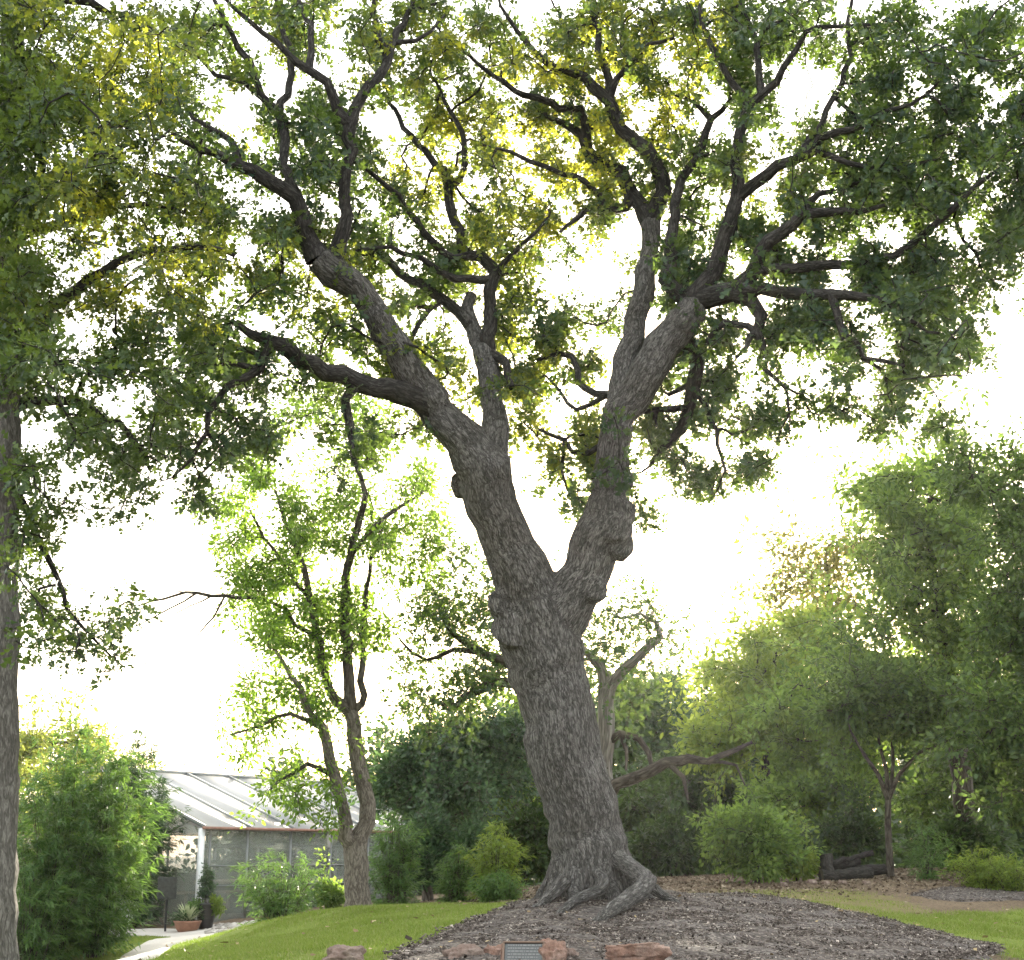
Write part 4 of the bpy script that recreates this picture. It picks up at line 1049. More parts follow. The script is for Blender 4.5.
shrub("pale_shrub", "small bush with whitish variegated leaves under the feathery bushes by the path", 121, 35.5, [(121, 914, 10, 16, 60)],
      leaf_mat("white edged leaves", (.30, .36, .30), (.48, .54, .48), (.62, .66, .62), (.4, .45, .35), .25), LEAF_OVAL, 22, .09, 75, .06, 4, .2)
cs("round_shrub", "light green bush with dark base in front of the greenhouse wall", 280, 29.5, 850, 34, 80, M_BAMB, 76, .12, 7, .45)
shrub("low_shrub", "low pale bush between the round bush and the twin trunked tree", 330, 30.0, [(330, 893, 16, 14, 90)], M_WOODA, LEAF_OVAL, 26, .08, 77, .08, 4)
cs("upright_shrub", "upright light green bush just right of the twin trunk", 395, 26.5, 812, 19, 70, M_BAMB, 78, .11, 7, .5)
cs("clipped_shrub", "small rounded bush left of the taller sprouting one", 455, 25.5, 846, 15, 50, M_BAMB, 79, .10, 7, .5)
cs("sprouting_shrub", "bush with light arching sprays nearest the big oak trunk", 496, 25.0, 824, 25, 64, M_LIME, 80, .11, 7, .3)
cs("dense_shrub", "small dense dark footed bush in front of the sprouting one", 497, 24.3, 872, 19, 60, M_BAMB, 69, .09, 8, .6)
shrub("back_shrub", "grey green bush in the shade behind the small lawn bushes", 430, 29.0, [(425, 850, 28, 36, 240), (470, 850, 26, 26, 140)], M_CEDAR, LEAF_OVAL, 34, .09, 81, .10, 6)
shrub("round_bush", "big rounded fresh green bush at the foot of the wood, right of the oak", 757, 27.5, [(757, 838, 44, 42, 380)], M_WOODA, LEAF_OVAL, 34, .085, 82, .10, 7)
shrub("bright_bush", "small bright green bush between the round bush and the log pile", 798, 28.0, [(798, 868, 17, 16, 110)], M_LIME, LEAF_OVAL, 28, .085, 83, .08, 4)
cs("fern_sapling", "bright yellow green ferny sapling at the dark wood edge", 928, 27.5, 822, 28, 22, M_BAMB, 84, .11, 7, .1)
cs("grassy_bush", "pale yellow green fine bush at the right edge of the clearing", 984, 26.0, 846, 26, 70, M_LIME, 85, .09, 6, .6)
cs("grassy_bush", "second pale fine bush, half cut by the right edge of the picture", 1016, 25.6, 852, 26, 60, M_LIME, 68, .09, 6, .6)
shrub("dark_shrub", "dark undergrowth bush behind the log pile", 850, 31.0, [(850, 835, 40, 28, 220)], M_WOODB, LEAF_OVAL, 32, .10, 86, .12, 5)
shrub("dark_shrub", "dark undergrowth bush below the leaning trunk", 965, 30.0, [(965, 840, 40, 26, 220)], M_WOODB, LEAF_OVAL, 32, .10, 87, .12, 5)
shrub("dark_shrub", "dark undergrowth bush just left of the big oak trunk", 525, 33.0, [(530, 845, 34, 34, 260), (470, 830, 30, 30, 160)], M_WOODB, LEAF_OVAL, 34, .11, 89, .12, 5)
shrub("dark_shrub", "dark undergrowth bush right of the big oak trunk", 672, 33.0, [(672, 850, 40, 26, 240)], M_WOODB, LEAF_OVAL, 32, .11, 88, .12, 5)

# far wood: one dark mass closing the view
def far_wood():
    rng = np.random.default_rng(99)
    C, Nn, Dn, S = [], [], [], []
    for k in range(40):
        x = -9 + k * 1.3 + rng.normal(0, .6); y = 50 + rng.normal(0, 2.5) + max(0, 13 - k) * .4
        h = 4.2 + 3.0 * min(1, max(0, k - 5) / 14) + rng.normal(0, .7)
        z = gz(x, y)
        n = 3600
        u = rng.normal(0, 1, (n, 3)); u /= np.linalg.norm(u, axis=1, keepdims=True)
        r = .55 + .45 * rng.random((n, 1)) ** .5
        lump = np.array([1 + .35 * fbm((a[0] * 1.6 + k, a[1] * 1.6, a[2] * 1.6), 1.2, 2) for a in u])[:, None]
        p = u * r * lump * np.array([2.1, 1.6, h * .56]) + np.array([x, y, z + h * .46])
        p[:, 2] = np.maximum(p[:, 2], z + .1)
        if k % 2 == 0:
            p[::3] = rng.normal(0, 1, (len(p[::3]), 3)) * np.array([1.1, .8, .7]) + np.array([x, y - 5, z + .8])
        p[:, 2] = np.maximum(p[:, 2], ground(p[:, 0], p[:, 1]) + .08)
        C.append(p); Dn.append(rng.normal(0, 1, (n, 3))); q = rng.normal(0, .6, (n, 3)); q[:, 2] += .5; Nn.append(q); S.append(.28 * np.clip(rng.normal(1, .25, n), .5, 1.6))
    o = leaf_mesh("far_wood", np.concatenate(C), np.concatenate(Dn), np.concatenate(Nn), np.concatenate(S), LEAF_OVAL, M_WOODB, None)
    tag(o, "far dark wood closing off the view behind the nearer trees", "woods", kind='stuff')
far_wood()

# ------------------------------------------------------------------ greenhouse
gh_c = GP(196, 38.0)
GA = math.radians(31.3)
ex = np.array([math.sin(GA), math.cos(GA), 0]); ey = np.array([-math.cos(GA), math.sin(GA), 0]); ez = np.array([0, 0, 1.0])
GL, GW, GE, GR = 10.63, 8.0, 2.42, 4.0
gh = empty("greenhouse", gh_c, "white roofed translucent greenhouse with grey frame behind the path", "greenhouse")
def L2W(a, b, c): return gh_c + ex * a + ey * b + ez * c
def slab(name, pts, th, mat, parent=gh):
    p = np.array([L2W(*q) for q in pts]); n = np.cross(p[1] - p[0], p[2] - p[0]); n /= np.linalg.norm(n)
    k = len(p); V = np.concatenate([p + n * th / 2, p - n * th / 2])
    polys = [list(range(k)), list(range(2 * k - 1, k - 1, -1))] + [[i, (i + 1) % k + 0, (i + 1) % k + k, i + k][::-1] for i in range(k)]
    return mesh_np(name, V, None, None, mat, parent, polys=polys)
def bars(name, lst, mat, parent=gh):
    """square section bars (a, b, width) as one part"""
    V, Q = [], []
    for a, b, w in lst:
        a, b = L2W(*a), L2W(*b)
        d = (b - a) / np.linalg.norm(b - a)
        u = np.cross(d, ez if abs(d[2]) < .9 else ex); u /= np.linalg.norm(u); v = np.cross(d, u)
        n = len(V) * 8
        V.append(np.array([p + (su * u + sv * v) * w / 2 for p in (a, b) for su, sv in ((-1, -1), (1, -1), (1, 1), (-1, 1))]))
        Q += [[n, n + 1, n + 5, n + 4], [n + 1, n + 2, n + 6, n + 5], [n + 2, n + 3, n + 7, n + 6], [n + 3, n, n + 4, n + 7], [n + 3, n + 2, n + 1, n], [n + 4, n + 5, n + 6, n + 7]]
    return mesh_np(name, np.concatenate(V), np.array(Q), None, mat, parent)
def poly_mat(name, col, tr, clear):
    m, N, L, b = new_mat(name)
    tc = N.new("ShaderNodeTexCoord"); n = noise_tex(N, L, tc.outputs["Object"], 1.5, 4)
    r = ramp(N, [(0.3, tuple(c * .85 for c in col)), (0.7, col)]); L.new(n.outputs[0], r.inputs[0]); L.new(r.outputs[0], b.inputs["Base Color"])
    b.inputs["Roughness"].default_value = 0.35
    t = N.new("ShaderNodeBsdfTranslucent"); t.inputs[0].default_value = (*tr, 1)
    mx = N.new("ShaderNodeMixShader"); mx.inputs[0].default_value = .5
    L.new(b.outputs[0], mx.inputs[1]); L.new(t.outputs[0], mx.inputs[2])
    tp = N.new("ShaderNodeBsdfTransparent"); mx2 = N.new("ShaderNodeMixShader"); mx2.inputs[0].default_value = clear
    L.new(mx.outputs[0], mx2.inputs[1]); L.new(tp.outputs[0], mx2.inputs[2]); L.new(mx2.outputs[0], N["Material Output"].inputs[0])
    return m
M_ROOF = poly_mat("roof sheet", (.50, .51, .51), (.46, .47, .47), 0.0)
M_WALL = poly_mat("wall sheet", (.60, .66, .61), (.66, .72, .66), 0.70)
M_FRAME = plain("galvanised frame", (.20, .21, .21), .5, .2)
M_POST = plain("white post", (.74, .75, .76), .45)
M_GUT = plain("rusty gutter", (.30, .16, .12), .6, 0, .3)
NP = 6
pw = GL / NP
for k in range(NP):
    slab("roof_panel", [(k * pw + .02, -.12, GE - .02), ((k + 1) * pw - .02, -.12, GE - .02), ((k + 1) * pw - .02, GW / 2, GR), (k * pw + .02, GW / 2, GR)], .02, M_ROOF)
    slab("roof_panel", [(k * pw + .02, GW / 2, GR), ((k + 1) * pw - .02, GW / 2, GR), ((k + 1) * pw - .02, GW + .12, GE - .02), (k * pw + .02, GW + .12, GE - .02)], .02, M_ROOF)
    slab("wall_panel", [(k * pw + .03, 0, 0), ((k + 1) * pw - .03, 0, 0), ((k + 1) * pw - .03, 0, GE - .08), (k * pw + .03, 0, GE - .08)], .012, M_WALL)
    slab("wall_panel", [(k * pw + .03, GW, 0), ((k + 1) * pw - .03, GW, 0), ((k + 1) * pw - .03, GW, GE - .08), (k * pw + .03, GW, GE - .08)], .012, M_WALL)
for a in (0, GL):
    slab("gable_wall", [(a, .04, 0), (a, GW - .04, 0), (a, GW - .04, GE - .08), (a, GW / 2, GR - .1), (a, .04, GE - .08)], .012, M_WALL)
bars("rafter_frame", [((k * pw, b, GE), (k * pw, GW / 2, GR + .02), .085) for k in range(NP + 1) for b in (-.12, GW + .12)] + [((0, GW / 2, GR + .03), (GL, GW / 2, GR + .03), .09)], M_FRAME)
bars("wall_frame", [((k * pw, b, -.1), (k * pw, b, GE - .05), .06) for k in range(1, NP + 1) for b in (0, GW)] + [((.35, 0, -.1), (.35, 0, GE - .05), .05)]
     + [((.06, b, GE - .06), (GL, b, GE - .06), .05) for b in (0, GW)] + [((0, b, -.1), (0, b, GE + (1 - abs(b - GW / 2) / (GW / 2)) * (GR - GE) - .06), .05) for b in (2.0, 3.4, 4.6, 6)]
     + [((.06, -.006, h), (GL, -.006, h), .03) for h in (1.45, .95)], M_FRAME)
bars("corner_post", [((0, -.03, -.1), (0, -.03, GE - .04), .12)], M_POST)
bars("gutter", [((-.1, -.17, GE - .03), (GL + .1, -.17, GE - .03), .07)], M_GUT)
bars("vent_pipe", [((pw * 2.9, -.08, GE - .5), (pw * 2.9, -.08, GE + .28), .06)], M_POST)
M_BENCH = plain("weathered bench timber", (.26, .22, .17), .8)
M_SHADE = plain("dark plants trays", (.045, .06, .035), .9, 0, .5, 5)
for k, (b0, zz) in enumerate(((1.2, .75), (3.2, .75))):
    w = empty("plant_bench", L2W(0, b0, 0), "long slatted bench behind the front greenhouse wall" if k == 0 else "long slatted bench in the middle of the greenhouse", "bench")
    bars("bench_top", [((.6, b0 + j * .16, zz), (GL - .5, b0 + j * .16, zz), .05) for j in range(6)], M_BENCH, w)
    for a in np.arange(.9, GL - .5, 2.4):
        bars("leg", [((a, b0 + .05, -.1), (a, b0 + .05, zz - .03), .07)], M_BENCH, w); bars("leg", [((a, b0 + .75, -.1), (a, b0 + .75, zz - .03), .07)], M_BENCH, w)
shelf = empty("shelf_rack", L2W(0, .4, 0), "tall rack of dark shelves inside the greenhouse", "shelf")
for zz in (.30, 1.05, 1.55, 1.95):
    bars("shelf", [((.7, .35 + j * .13, zz), (GL - .6, .35 + j * .13, zz), .10) for j in range(4)], M_SHADE if zz != 1.05 else M_BENCH, shelf)
for a in np.arange(1.0, GL - .9, 1.7): bars("upright", [((a, .42, -.1), (a, .42, 2.0), .06)], M_FRAME, shelf)
hang = mesh_np("shade_cloth", np.array([L2W(.4, 2.6, .1), L2W(GL - .3, 2.6, .1), L2W(GL - .3, 2.6, 1.25), L2W(.4, 2.6, 1.25), L2W(.4, 2.64, .1), L2W(GL - .3, 2.64, .1), L2W(GL - .3, 2.64, 1.25), L2W(.4, 2.64, 1.25)]),
               np.array([(0, 1, 2, 3), (7, 6, 5, 4), (0, 4, 5, 1), (1, 5, 6, 2), (2, 6, 7, 3), (3, 7, 4, 0)]), None, plain("shade cloth", (.09, .10, .085), .9, 0, .4, 2), None)
tag(hang, "dark hanging cloth seen through the greenhouse wall", "cloth")

# ------------------------------------------------------------------ pots, sign, stones by the greenhouse
def add_blade(Vl, Ql, base, d, ln, w, bend):
    d = np.array(d) / np.linalg.norm(d); sd = np.cross(d, (0, 0, 1.0)); sd /= max(np.linalg.norm(sd), 1e-6)
    n0 = sum(len(v) for v in Vl)
    pts = []
    for t in (0, .35, .7, 1.0):
        c = base + d * ln * t + np.array([0, 0, -bend * t * t * ln])
        ww = w * (1 - t) ** .6 * (.6 + t if t < .4 else 1)
        pts += [c - sd * ww, c + sd * ww]
    Vl.append(np.array(pts)); Ql += [[n0 + 2 * i, n0 + 2 * i + 1, n0 + 2 * i + 3, n0 + 2 * i + 2] for i in range(3)]
rg = np.random.default_rng(8)
pb = GP(187, 36.0)
pot = empty("spiky_planter", pb, "low terracotta bowl with pale striped spiky leaves beside the path", "planter")
bm = bmesh.new(); add_lathe(bm, [(.20, 0), (.27, .10), (.31, .22), (.33, .24), (.33, .27), (.29, .27), (.28, .24)], 24)
bm_obj("bowl", bm, plain("terracotta", (.26, .13, .085), .8, 0, .25), pot, True)
Vl, Ql = [], []
for k in range(110):
    a, el = rg.random() * 6.283, .35 + 1.1 * rg.random()
    add_blade(Vl, Ql, pb + np.array([0, 0, .24]), (math.cos(a) * math.cos(el), math.sin(a) * math.cos(el), math.sin(el)), .42 + .26 * rg.random(), .034, .25)
mesh_np("spiky_leaves", np.concatenate(Vl), np.array(Ql), None, island_mat("striped leaves", [(0, (.24, .30, .14)), (.4, (.50, .54, .32)), (1, (.72, .72, .52))], .5, (.3, .35, .2)), pot)
# skirt of grey foliage
T = Tree(.06, 5); T.rootnode(pb + np.array([0, 0, .2]), .01)
T.grow(ell_targets(187, 920, 11, 3, 36.0, 40, T.rng, nclump=12, shoot=0), .3, .01, part='stem'); T.radii(.003)
T.leaves("trailing_foliage", pot, M_CEDAR, LEAF_OVAL, 22, .06, .05, .1)
pb = GP(205, 36.4)
pot2 = empty("tall_planter", pb, "tall dark pot with a twisted clipped evergreen and bright tufts at its rim", "planter")
bm = bmesh.new(); add_lathe(bm, [(.15, 0), (.17, .06), (.23, .40), (.26, .56), (.28, .58), (.28, .62), (.25, .62), (.24, .56)], 24)
bm_obj("pot", bm, plain("dark glazed pot", (.022, .02, .022), .35), pot2, True)
T = Tree(.06, 6); T.rootnode(pb + np.array([0, 0, .55]), .012)
T.guide([(205, 905, .7), (205, 890, .6), (206, 878, .5)], 'stem')
sp_t = []
for k in range(260):
    t = rg.random(); a = t * 2.6 * 6.283; rr = .17 * (1 - .72 * t)
    c = pb + np.array([math.cos(a) * rr, math.sin(a) * rr, .72 + t * .72]); sp_t.append(c + rg.normal(0, .035, 3))
T.grow(sp_t, .2, .01, part='stem'); T.radii(.003); T.build_wood(pot2, {'*': M_BARKD}, {'stem': 'stem'})
T.leaves("clipped_evergreen", pot2, M_CEDAR, LEAF_OVAL, 14, .045, .03, .05)
for sx in (-.24, .25):
    T = Tree(.06, 7); T.rootnode(pb + np.array([sx * .6, -.1, .56]), .01)
    T.grow(pb + np.array([sx, -.12, .55]) + rg.normal(0, .075, (60, 3)), .2, .01, part='stem'); T.radii(.003)
    T.leaves("rim_tuft", pot2, M_LIME if sx > 0 else M_BAMB, LEAF_OVAL, 30, .055, .022, .05)
sb = GP(165, 36.4)
sign = empty("garden_sign", sb, "dark square panel on a thin black post by the greenhouse end", "sign")
bm = bmesh.new(); add_box(bm, (0, 0, .50), (.05, .05, 1.06), 0, .008); bm_obj("post", bm, plain("black metal", (.012, .012, .013), .5, .3), sign)
bm = bmesh.new(); add_box(bm, (0, -.045, 1.02), (.46, .035, .52), 0, .008); add_box(bm, (0, -.066, 1.02), (.40, .008, .46), 0, .002)
bm_obj("panel", bm, plain("mottled dark panel", (.03, .032, .03), .7, 0, .75, 14), sign)
# stones by the path
def rock_mesh(name, c, s, seed, mat, parent=None, rot=0.0, sub=4, jag=.28, flat=None):
    bm = bmesh.new(); bmesh.ops.create_icosphere(bm, subdivisions=sub, radius=1.0)
    o3 = Vector((seed * 3.1, seed * 1.7, seed))
    for v in bm.verts:
        p = v.co.normalized()
        q = Vector((max(-.8, min(.8, p.x)) * 1.12, max(-.8, min(.8, p.y)) * 1.12, max(-.7, min(.5 if flat else .78, p.z)) * 1.2))
        d = 1 + jag * 1.5 * mnoise.fractal(p * .9 + o3, .9, 2.1, 4) + jag * .5 * abs(mnoise.noise(p * 2.3 + o3)) + .10 * mnoise.fractal(p * 4.5 + o3, .8, 2, 3)
        q = q * d
        # ledges along the bedding
        q.z += .05 * math.sin(q.z * 9 + seed) 
        v.co = Vector((q.x * s[0], q.y * s[1], q.z * s[2]))
    cr, sr = math.cos(rot), math.sin(rot)
    for v in bm.verts:
        x, y = v.co.x, v.co.y
        v.co = Vector((x * cr - y * sr, x * sr + y * cr, v.co.z))
    for f in bm.faces: f.smooth = True
    o = bm_obj(name, bm, mat, parent)
    for p in o.data.polygons: p.use_smooth = False if sub < 3 else True
    o.location = tuple(c)
    return o
def stones_stuff():
    V, F, n = [], [], 0
    rg = np.random.default_rng(12)
    bm = bmesh.new(); bmesh.ops.create_icosphere(bm, subdivisions=1, radius=1.0)
    base = np.array([v.co[:] for v in bm.verts]); fc = np.array([[v.index for v in f.verts] for f in bm.faces]); bm.free()
    spots = [(205 + 60 * rg.random(), 34.6 + 2.6 * rg.random()) for _ in range(330)]
    for px, D in spots:
        q = GP(px, D); s = .035 + .05 * rg.random()
        V.append(base * (1 + rg.normal(0, .15, (len(base), 1))) * s * np.array([1.3, 1.1, .7]) + q + np.array([0, 0, s * .3])); F.append(fc + n); n += len(base)
    o = mesh_np("river_stones", np.concatenate(V), None, np.concatenate(F), island_mat("river stone", [(0, (.18, .16, .14)), (.5, (.32, .30, .27)), (1, (.50, .47, .43))]))
    tag(o, "loose pale river stones at the end of the path", "stones", kind='stuff')
stones_stuff()

# ------------------------------------------------------------------ rocks and plaque in front
def rock_mat(name, a, b_, c):
    m, N, L, b = new_mat(name)
    tc = N.new("ShaderNodeTexCoord")
    n1 = noise_tex(N, L, tc.outputs["Object"], 4, 6, .7); n2 = noise_tex(N, L, tc.outputs["Object"], 22, 6, .75)
    r = ramp(N, [(0.32, a), (0.5, b_), (0.68, c)]); L.new(n1.outputs[0], r.inputs[0])
    r2 = ramp(N, [(0.3, (.45, .43, .42)), (0.6, (1, 1, 1))]); L.new(n2.outputs[0], r2.inputs[0])
    L.new(mixc(N, L, 1.0, r.outputs[0], r2.outputs[0], 'MULTIPLY'), b.inputs["Base Color"]); b.inputs["Roughness"].default_value = .9
    bp = N.new("ShaderNodeBump"); bp.inputs["Strength"].default_value = .9; bp.inputs["Distance"].default_value = .04
    L.new(n2.outputs[0], bp.inputs["Height"]); L.new(bp.outputs[0], b.inputs["Normal"])
    return m
M_RKG = rock_mat("brown grey rock", (.14, .095, .075), (.23, .16, .13), (.31, .25, .21))
M_RKR = rock_mat("red sandstone", (.15, .082, .060), (.27, .155, .112), (.38, .275, .225))
ROCKG = "boulders along the front of the mulch bed"
def boulder(px, D, s, seed, mat, label, rot=0, lift=.05, flat=None):
    q = GP(px, D); lift += .0
    o = rock_mesh("boulder", (q[0], q[1], q[2] + lift), s, seed, mat, None, rot, 5, .28, flat)
    return tag(o, label, "rock", ROCKG)
boulder(347, 12.4, (.17, .16, .10), 1.3, M_RKG, "rounded brown boulder on the lawn edge, leftmost of the front rocks")
boulder(463, 12.2, (.14, .12, .085), 2.6, M_RKG, "low grey brown boulder between the lawn one and the plaque", .3, .05)
boulder(497, 12.3, (.09, .10, .10), 8.2, M_RKR, "dull brown rock tucked behind the left edge of the plaque", .4, .03)
boulder(552, 12.0, (.10, .12, .125), 3.7, M_RKR, "reddish lumpy boulder leaning on the right edge of the plaque", .5, .05)
boulder(570, 12.25, (.07, .08, .07), 9.4, M_RKG, "small dark stone right of the plaque boulder", .2, .03)
boulder(635, 12.1, (.24, .15, .105), 4.9, M_RKR, "wide flat topped red sandstone block in front of the oak", .06, .11, True)
boulder(738, 11.7, (.26, .14, .085), 6.1, M_RKR, "low reddish slab on the right, mostly below the picture edge", -.05, .0, True)
qp = GP(523, 11.85)
pl = empty("plaque", (qp[0], qp[1], qp[2] - .03), "bronze plaque with rows of small lettering set in a brown frame among the rocks", "plaque")
tilt = math.radians(35)
def tilt_boxes(name, lst, mat):
    bm = bmesh.new()
    for c, s in lst: add_box(bm, c, s, 0, 0.004 if s[0] > .05 else 0)
    o = bm_obj(name, bm, mat, pl); o.rotation_euler = (-tilt, 0, math.radians(-3)); return o
tilt_boxes("backing_stone", [((0, .06, .12), (.36, .10, .30))], M_RKR)
tilt_boxes("plate", [((0, .0, .13), (.30, .02, .25))], plain("weathered bronze", (.085, .09, .09), .5, .6, .25, 20))
tilt_boxes("frame", [((0, -.006, .262), (.33, .034, .016)), ((0, -.006, -.003), (.33, .034, .016)), ((-.158, -.006, .13), (.016, .034, .248)), ((.158, -.006, .13), (.016, .034, .248))], plain("dark bronze rim", (.13, .085, .06), .5, .4))
rr = random.Random(4); bl = []
for i in range(9):
    z = .235 - i * .026; x = -.125
    while x < .115:
        w = .008 + .022 * rr.random(); bl.append(((x + w / 2, -.0125, z), (w, .005, .010))); x += w + .007
tilt_boxes("lettering", bl, plain("raised letters", (.17, .17, .165), .5, .5))

# ------------------------------------------------------------------ logs at the wood edge
M_CUT = plain("old cut wood", (.07, .055, .04), .9)
lg = "old logs piled at the wood edge"
for k, (px, D, dz, ln, r, az, tl, lab) in enumerate(((846, 27.8, .11, 1.0, .11, .25, .05, "thick dark log lowest in the pile at the wood edge"), (842, 28.1, .28, .95, .09, .5, .12, "dark log lying crosswise on top of the pile"),
        (856, 28.3, .14, 1.15, .11, -.1, .03, "dark log at the back of the pile, reaching farthest right"), (827, 27.8, .22, .48, .13, 1.35, 1.2, "short upright stump at the left end of the log pile"), (850, 28.0, .38, 1.0, .05, .3, .22, "thin grey branch tilted across the top of the log pile"))):
    q = GP(px, D)
    e = empty("log", (q[0], q[1], q[2]), lab, "log", lg)
    d = np.array([math.cos(az) * math.cos(tl), math.sin(az) * math.cos(tl), math.sin(tl)])
    ts = np.linspace(-.5, .5, 9)
    pts = q + np.array([0, 0, dz]) + ts[:, None] * d * ln + np.random.default_rng(k).normal(0, .012, (9, 3))
    V, Q, B = tube(pts, r * (1 + .12 * np.sin(ts * 7 + k)), 12, k, .05, k)
    n_ = len(V)
    gg = Geo(); gg.add(V, Q, B); gg.build("bark", M_LIMB, e)
    ends = [V[:12], V[-12:]]
    for en, sg in zip(ends, (-1, 1)):
        mesh_np("cut_end", en + sg * d * .003, None, None, M_CUT, e, polys=[list(range(12))[::sg]])
for k, (px, D, s) in enumerate(((812, 27.0, .08), (826, 26.8, .06), (842, 26.7, .07), (866, 26.6, .055), (784, 26.6, .06))):
    q = GP(px, D)
    tag(rock_mesh("stone", (q[0], q[1], q[2] + s * .3), (s * 1.2, s, s * .7), 11 + k, M_RKG, None, k, 3),
        ["pale stone left of the log pile", "small stone below the stump end of the log pile", "stone in front of the middle of the log pile", "smallest stone at the right end of the log pile", "stone at the foot of the bright green bush"][k], "stone", "stones along the wood edge")

# ------------------------------------------------------------------ grass, mulch chips, fallen leaves
def in_view(x, y, z, m=60):
    q = PX(np.stack([x, y, z], 1)); return (q[:, 0] > -m) & (q[:, 0] < 1024 + m) & (q[:, 1] < 960 + m)
def scatter_pts(n, x0, x1, y0, y1, rng):
    x, y = rng.uniform(x0, x1, n), rng.uniform(y0, y1, n)
    z = ground(x, y); k = in_view(x, y, z); return x[k], y[k], z[k]
def gnoise(x, y): return np.array([0.035 * fbm((a, b, 0), 0.9, 3) for a, b in zip(x, y)])
def lawn():
    rng = np.random.default_rng(21)
    X, Y, Z = [], [], []
    for n, (x0, x1, y0, y1) in ((330000, (-6.5, .6, 11, 25)), (120000, (-14, -3, 24, 37)), (150000, (3.5, 11, 13, 25)), (70000, (.5, 7.5, 17.5, 27))):
        x, y, z = scatter_pts(n, x0, x1, y0, y1, rng)
        w = np.maximum(poly_sd(LAWNL, x, y), poly_sd(LAWNR, x, y))
        dg = poly_sd(DRYG, x, y)
        keep = ((w > -.1 + .25 * rng.normal(0, 1, len(x)).clip(-1, 1)) | ((dg > .2 * rng.normal(0, 1, len(x))) & (rng.random(len(x)) < .16)))
        keep &= (poly_sd(MULCH, x, y) < .04 * rng.normal(0, 1, len(x))) & (poly_sd(PATHW, x, y) < -.03) & (poly_sd(MULCH2, x, y) < 0)
        keep &= rng.random(len(x)) <   .12 + 1.15 * np.array([max(0, .5 + 1.2 * fbm((a, b, 7), 1.1, 3)) for a, b in zip(x, y)])
        x, y, z = x[keep], y[keep], z[keep]
        X.append(x); Y.append(y); Z.append(z)
    x, y, z = np.concatenate(X), np.concatenate(Y), np.concatenate(Z); z = z + gnoise(x, y) - .004
    n = len(x)
    h = (.022 + .03 * rng.random(n)) * (1 + .45 * np.sin(x * 1.7 + 1.3 * np.sin(y * 1.1)) * np.sin(y * 2.3 + x * .7))
    a = rng.random(n) * 6.283; ln = rng.normal(0, .5, (n, 2))
    wd = .0035 + .0025 * rng.random(n)
    b = np.stack([x, y, z], 1); sx = np.stack([np.cos(a), np.sin(a), 0 * a], 1) * wd[:, None]
    tip = b + np.stack([ln[:, 0] * h, ln[:, 1] * h, h], 1)
    V = np.stack([b - sx, b + sx, tip], 1).reshape(-1, 3)
    tag(mesh_np("lawn_grass", V, None, np.arange(3 * n).reshape(-1, 3), island_mat("grass blades", [(0, (.085, .125, .024)), (.5, (.155, .205, .040)), (.8, (.22, .245, .06)), (.93, (.30, .26, .12)), (1, (.38, .32, .19))], .6, (.2, .3, .03))),
        "short mown green grass on the lawns either side of the mulch", "grass", kind='stuff')
lawn()
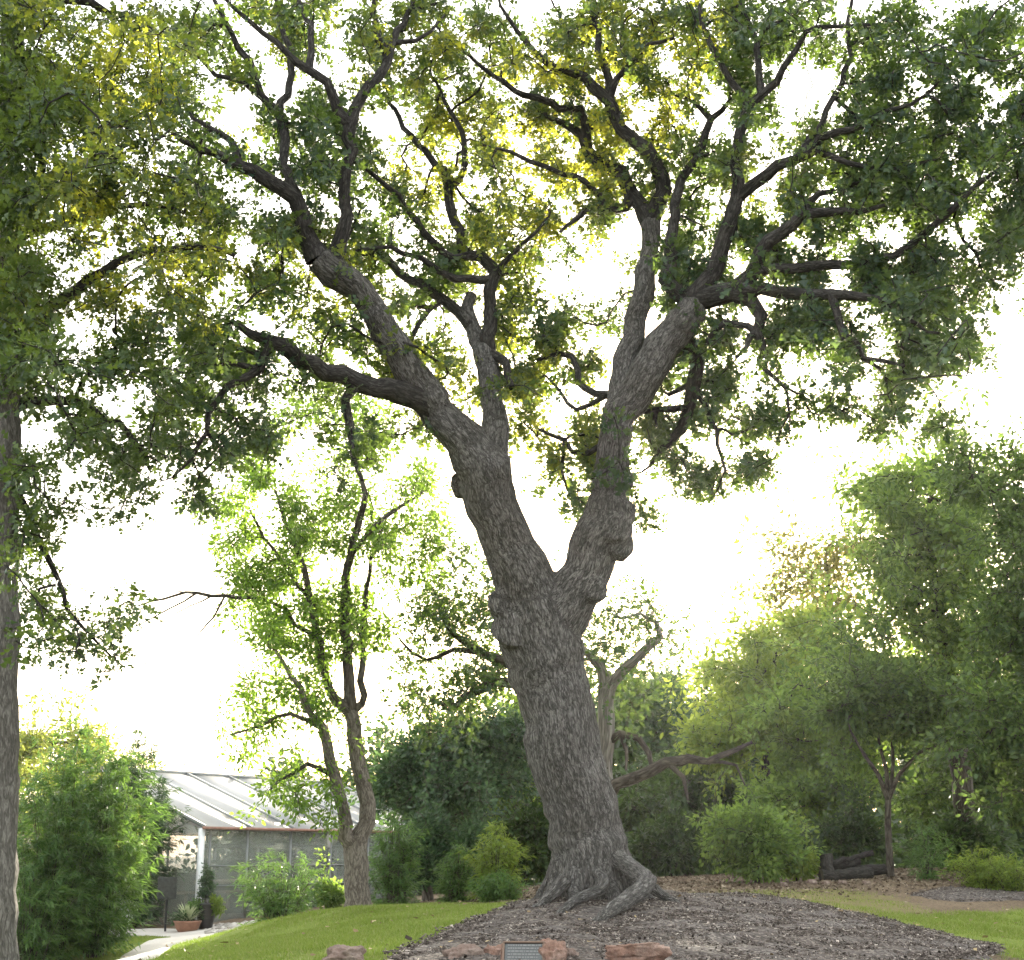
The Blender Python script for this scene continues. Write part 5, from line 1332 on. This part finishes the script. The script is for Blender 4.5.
def chips(name, poly, n, box, rng, mat, label, cat, L0=.022, L1=.045, wr=.3, extra=None, thick=.006, dz=.05):
    x, y, z = scatter_pts(n, *box, rng)
    k = poly_sd(poly, x, y) > (.05 * rng.normal(0, 1, len(x)) if extra is None else extra * rng.normal(0, 1, len(x)))
    x, y, z = x[k], y[k], z[k]; z = z + gnoise(x, y) + dz + .012 * rng.random(len(x))
    n = len(x); ln = L0 + L1 * rng.random(n) ** 2; wd = ln * (wr * (.5 + rng.random(n)))
    d = rng.normal(0, 1, (n, 3)); d[:, 2] *= .28; d /= np.linalg.norm(d, axis=1, keepdims=True)
    u = rng.normal(0, .35, (n, 3)); u[:, 2] += 1
    s = np.cross(d, u); s /= np.linalg.norm(s, axis=1, keepdims=True); nn = np.cross(s, d)
    c = np.stack([x, y, z], 1)
    V = []
    for a, b in ((-1, -1), (1, -1), (1, 1), (-1, 1)): V.append(c + d * (a * ln / 2)[:, None] + s * (b * wd / 2 * (.7 if a > 0 else 1))[:, None] + nn * (.004 if a * b > 0 else 0))
    V = np.stack(V, 1)
    if thick:
        V = np.concatenate([V, V - np.array([0, 0, thick])], 1)
        F = np.array([(0, 1, 2, 3), (0, 4, 5, 1), (1, 5, 6, 2), (2, 6, 7, 3), (3, 7, 4, 0)])
    else: F = np.array([(0, 1, 2, 3)])
    Q = (F[None] + (np.arange(n) * V.shape[1])[:, None, None]).reshape(-1, 4)
    tag(mesh_np(name, V.reshape(-1, 3), Q, None, mat), label, cat, kind='stuff')
M_CHIP = island_mat("wood chips", [(0, (.027, .021, .017)), (.4, (.060, .047, .040)), (.75, (.112, .092, .080)), (.93, (.21, .18, .158)), (1, (.42, .37, .32))])
rg = np.random.default_rng(31)
chips("mulch_chips", MULCH, 120000, (-2, 7, 10.5, 20), rg, M_CHIP, "loose grey brown wood chips of the mulch bed", "mulch")
chips("mulch_chips", MULCH2, 14000, (5, 11, 22.5, 28), rg, M_CHIP, "loose brown wood chips of the strip on the right", "mulch", dz=.02)
LITTER = np.array([(-2.5, 23.5), (-.3, 23), (1, 21.5), (4, 24), (6.6, 25.5), (9, 26), (13, 26), (13, 34), (-3, 34)])
chips("fallen_leaves", LITTER, 60000, (-3, 13, 19, 34), rg, island_mat("fallen leaves", [(0, (.06, .042, .030)), (.5, (.13, .096, .066)), (.85, (.22, .17, .12)), (1, (.34, .28, .21))]),
      "dry brown leaves fallen on the bare ground by the wood", "leaves", .03, .04, .6, .6, 0, .008)
chips("scattered_leaves", np.array([(-7, 11), (11, 11), (11, 26), (-7, 26)]), 420, (-6, 10, 11, 26), rg, island_mat("scattered leaves", [(0, (.12, .08, .045)), (.5, (.26, .19, .10)), (1, (.42, .34, .2))]),
      "odd dry leaves lying on the lawn and the mulch", "leaves", .03, .04, .6, .6, 0, .06)
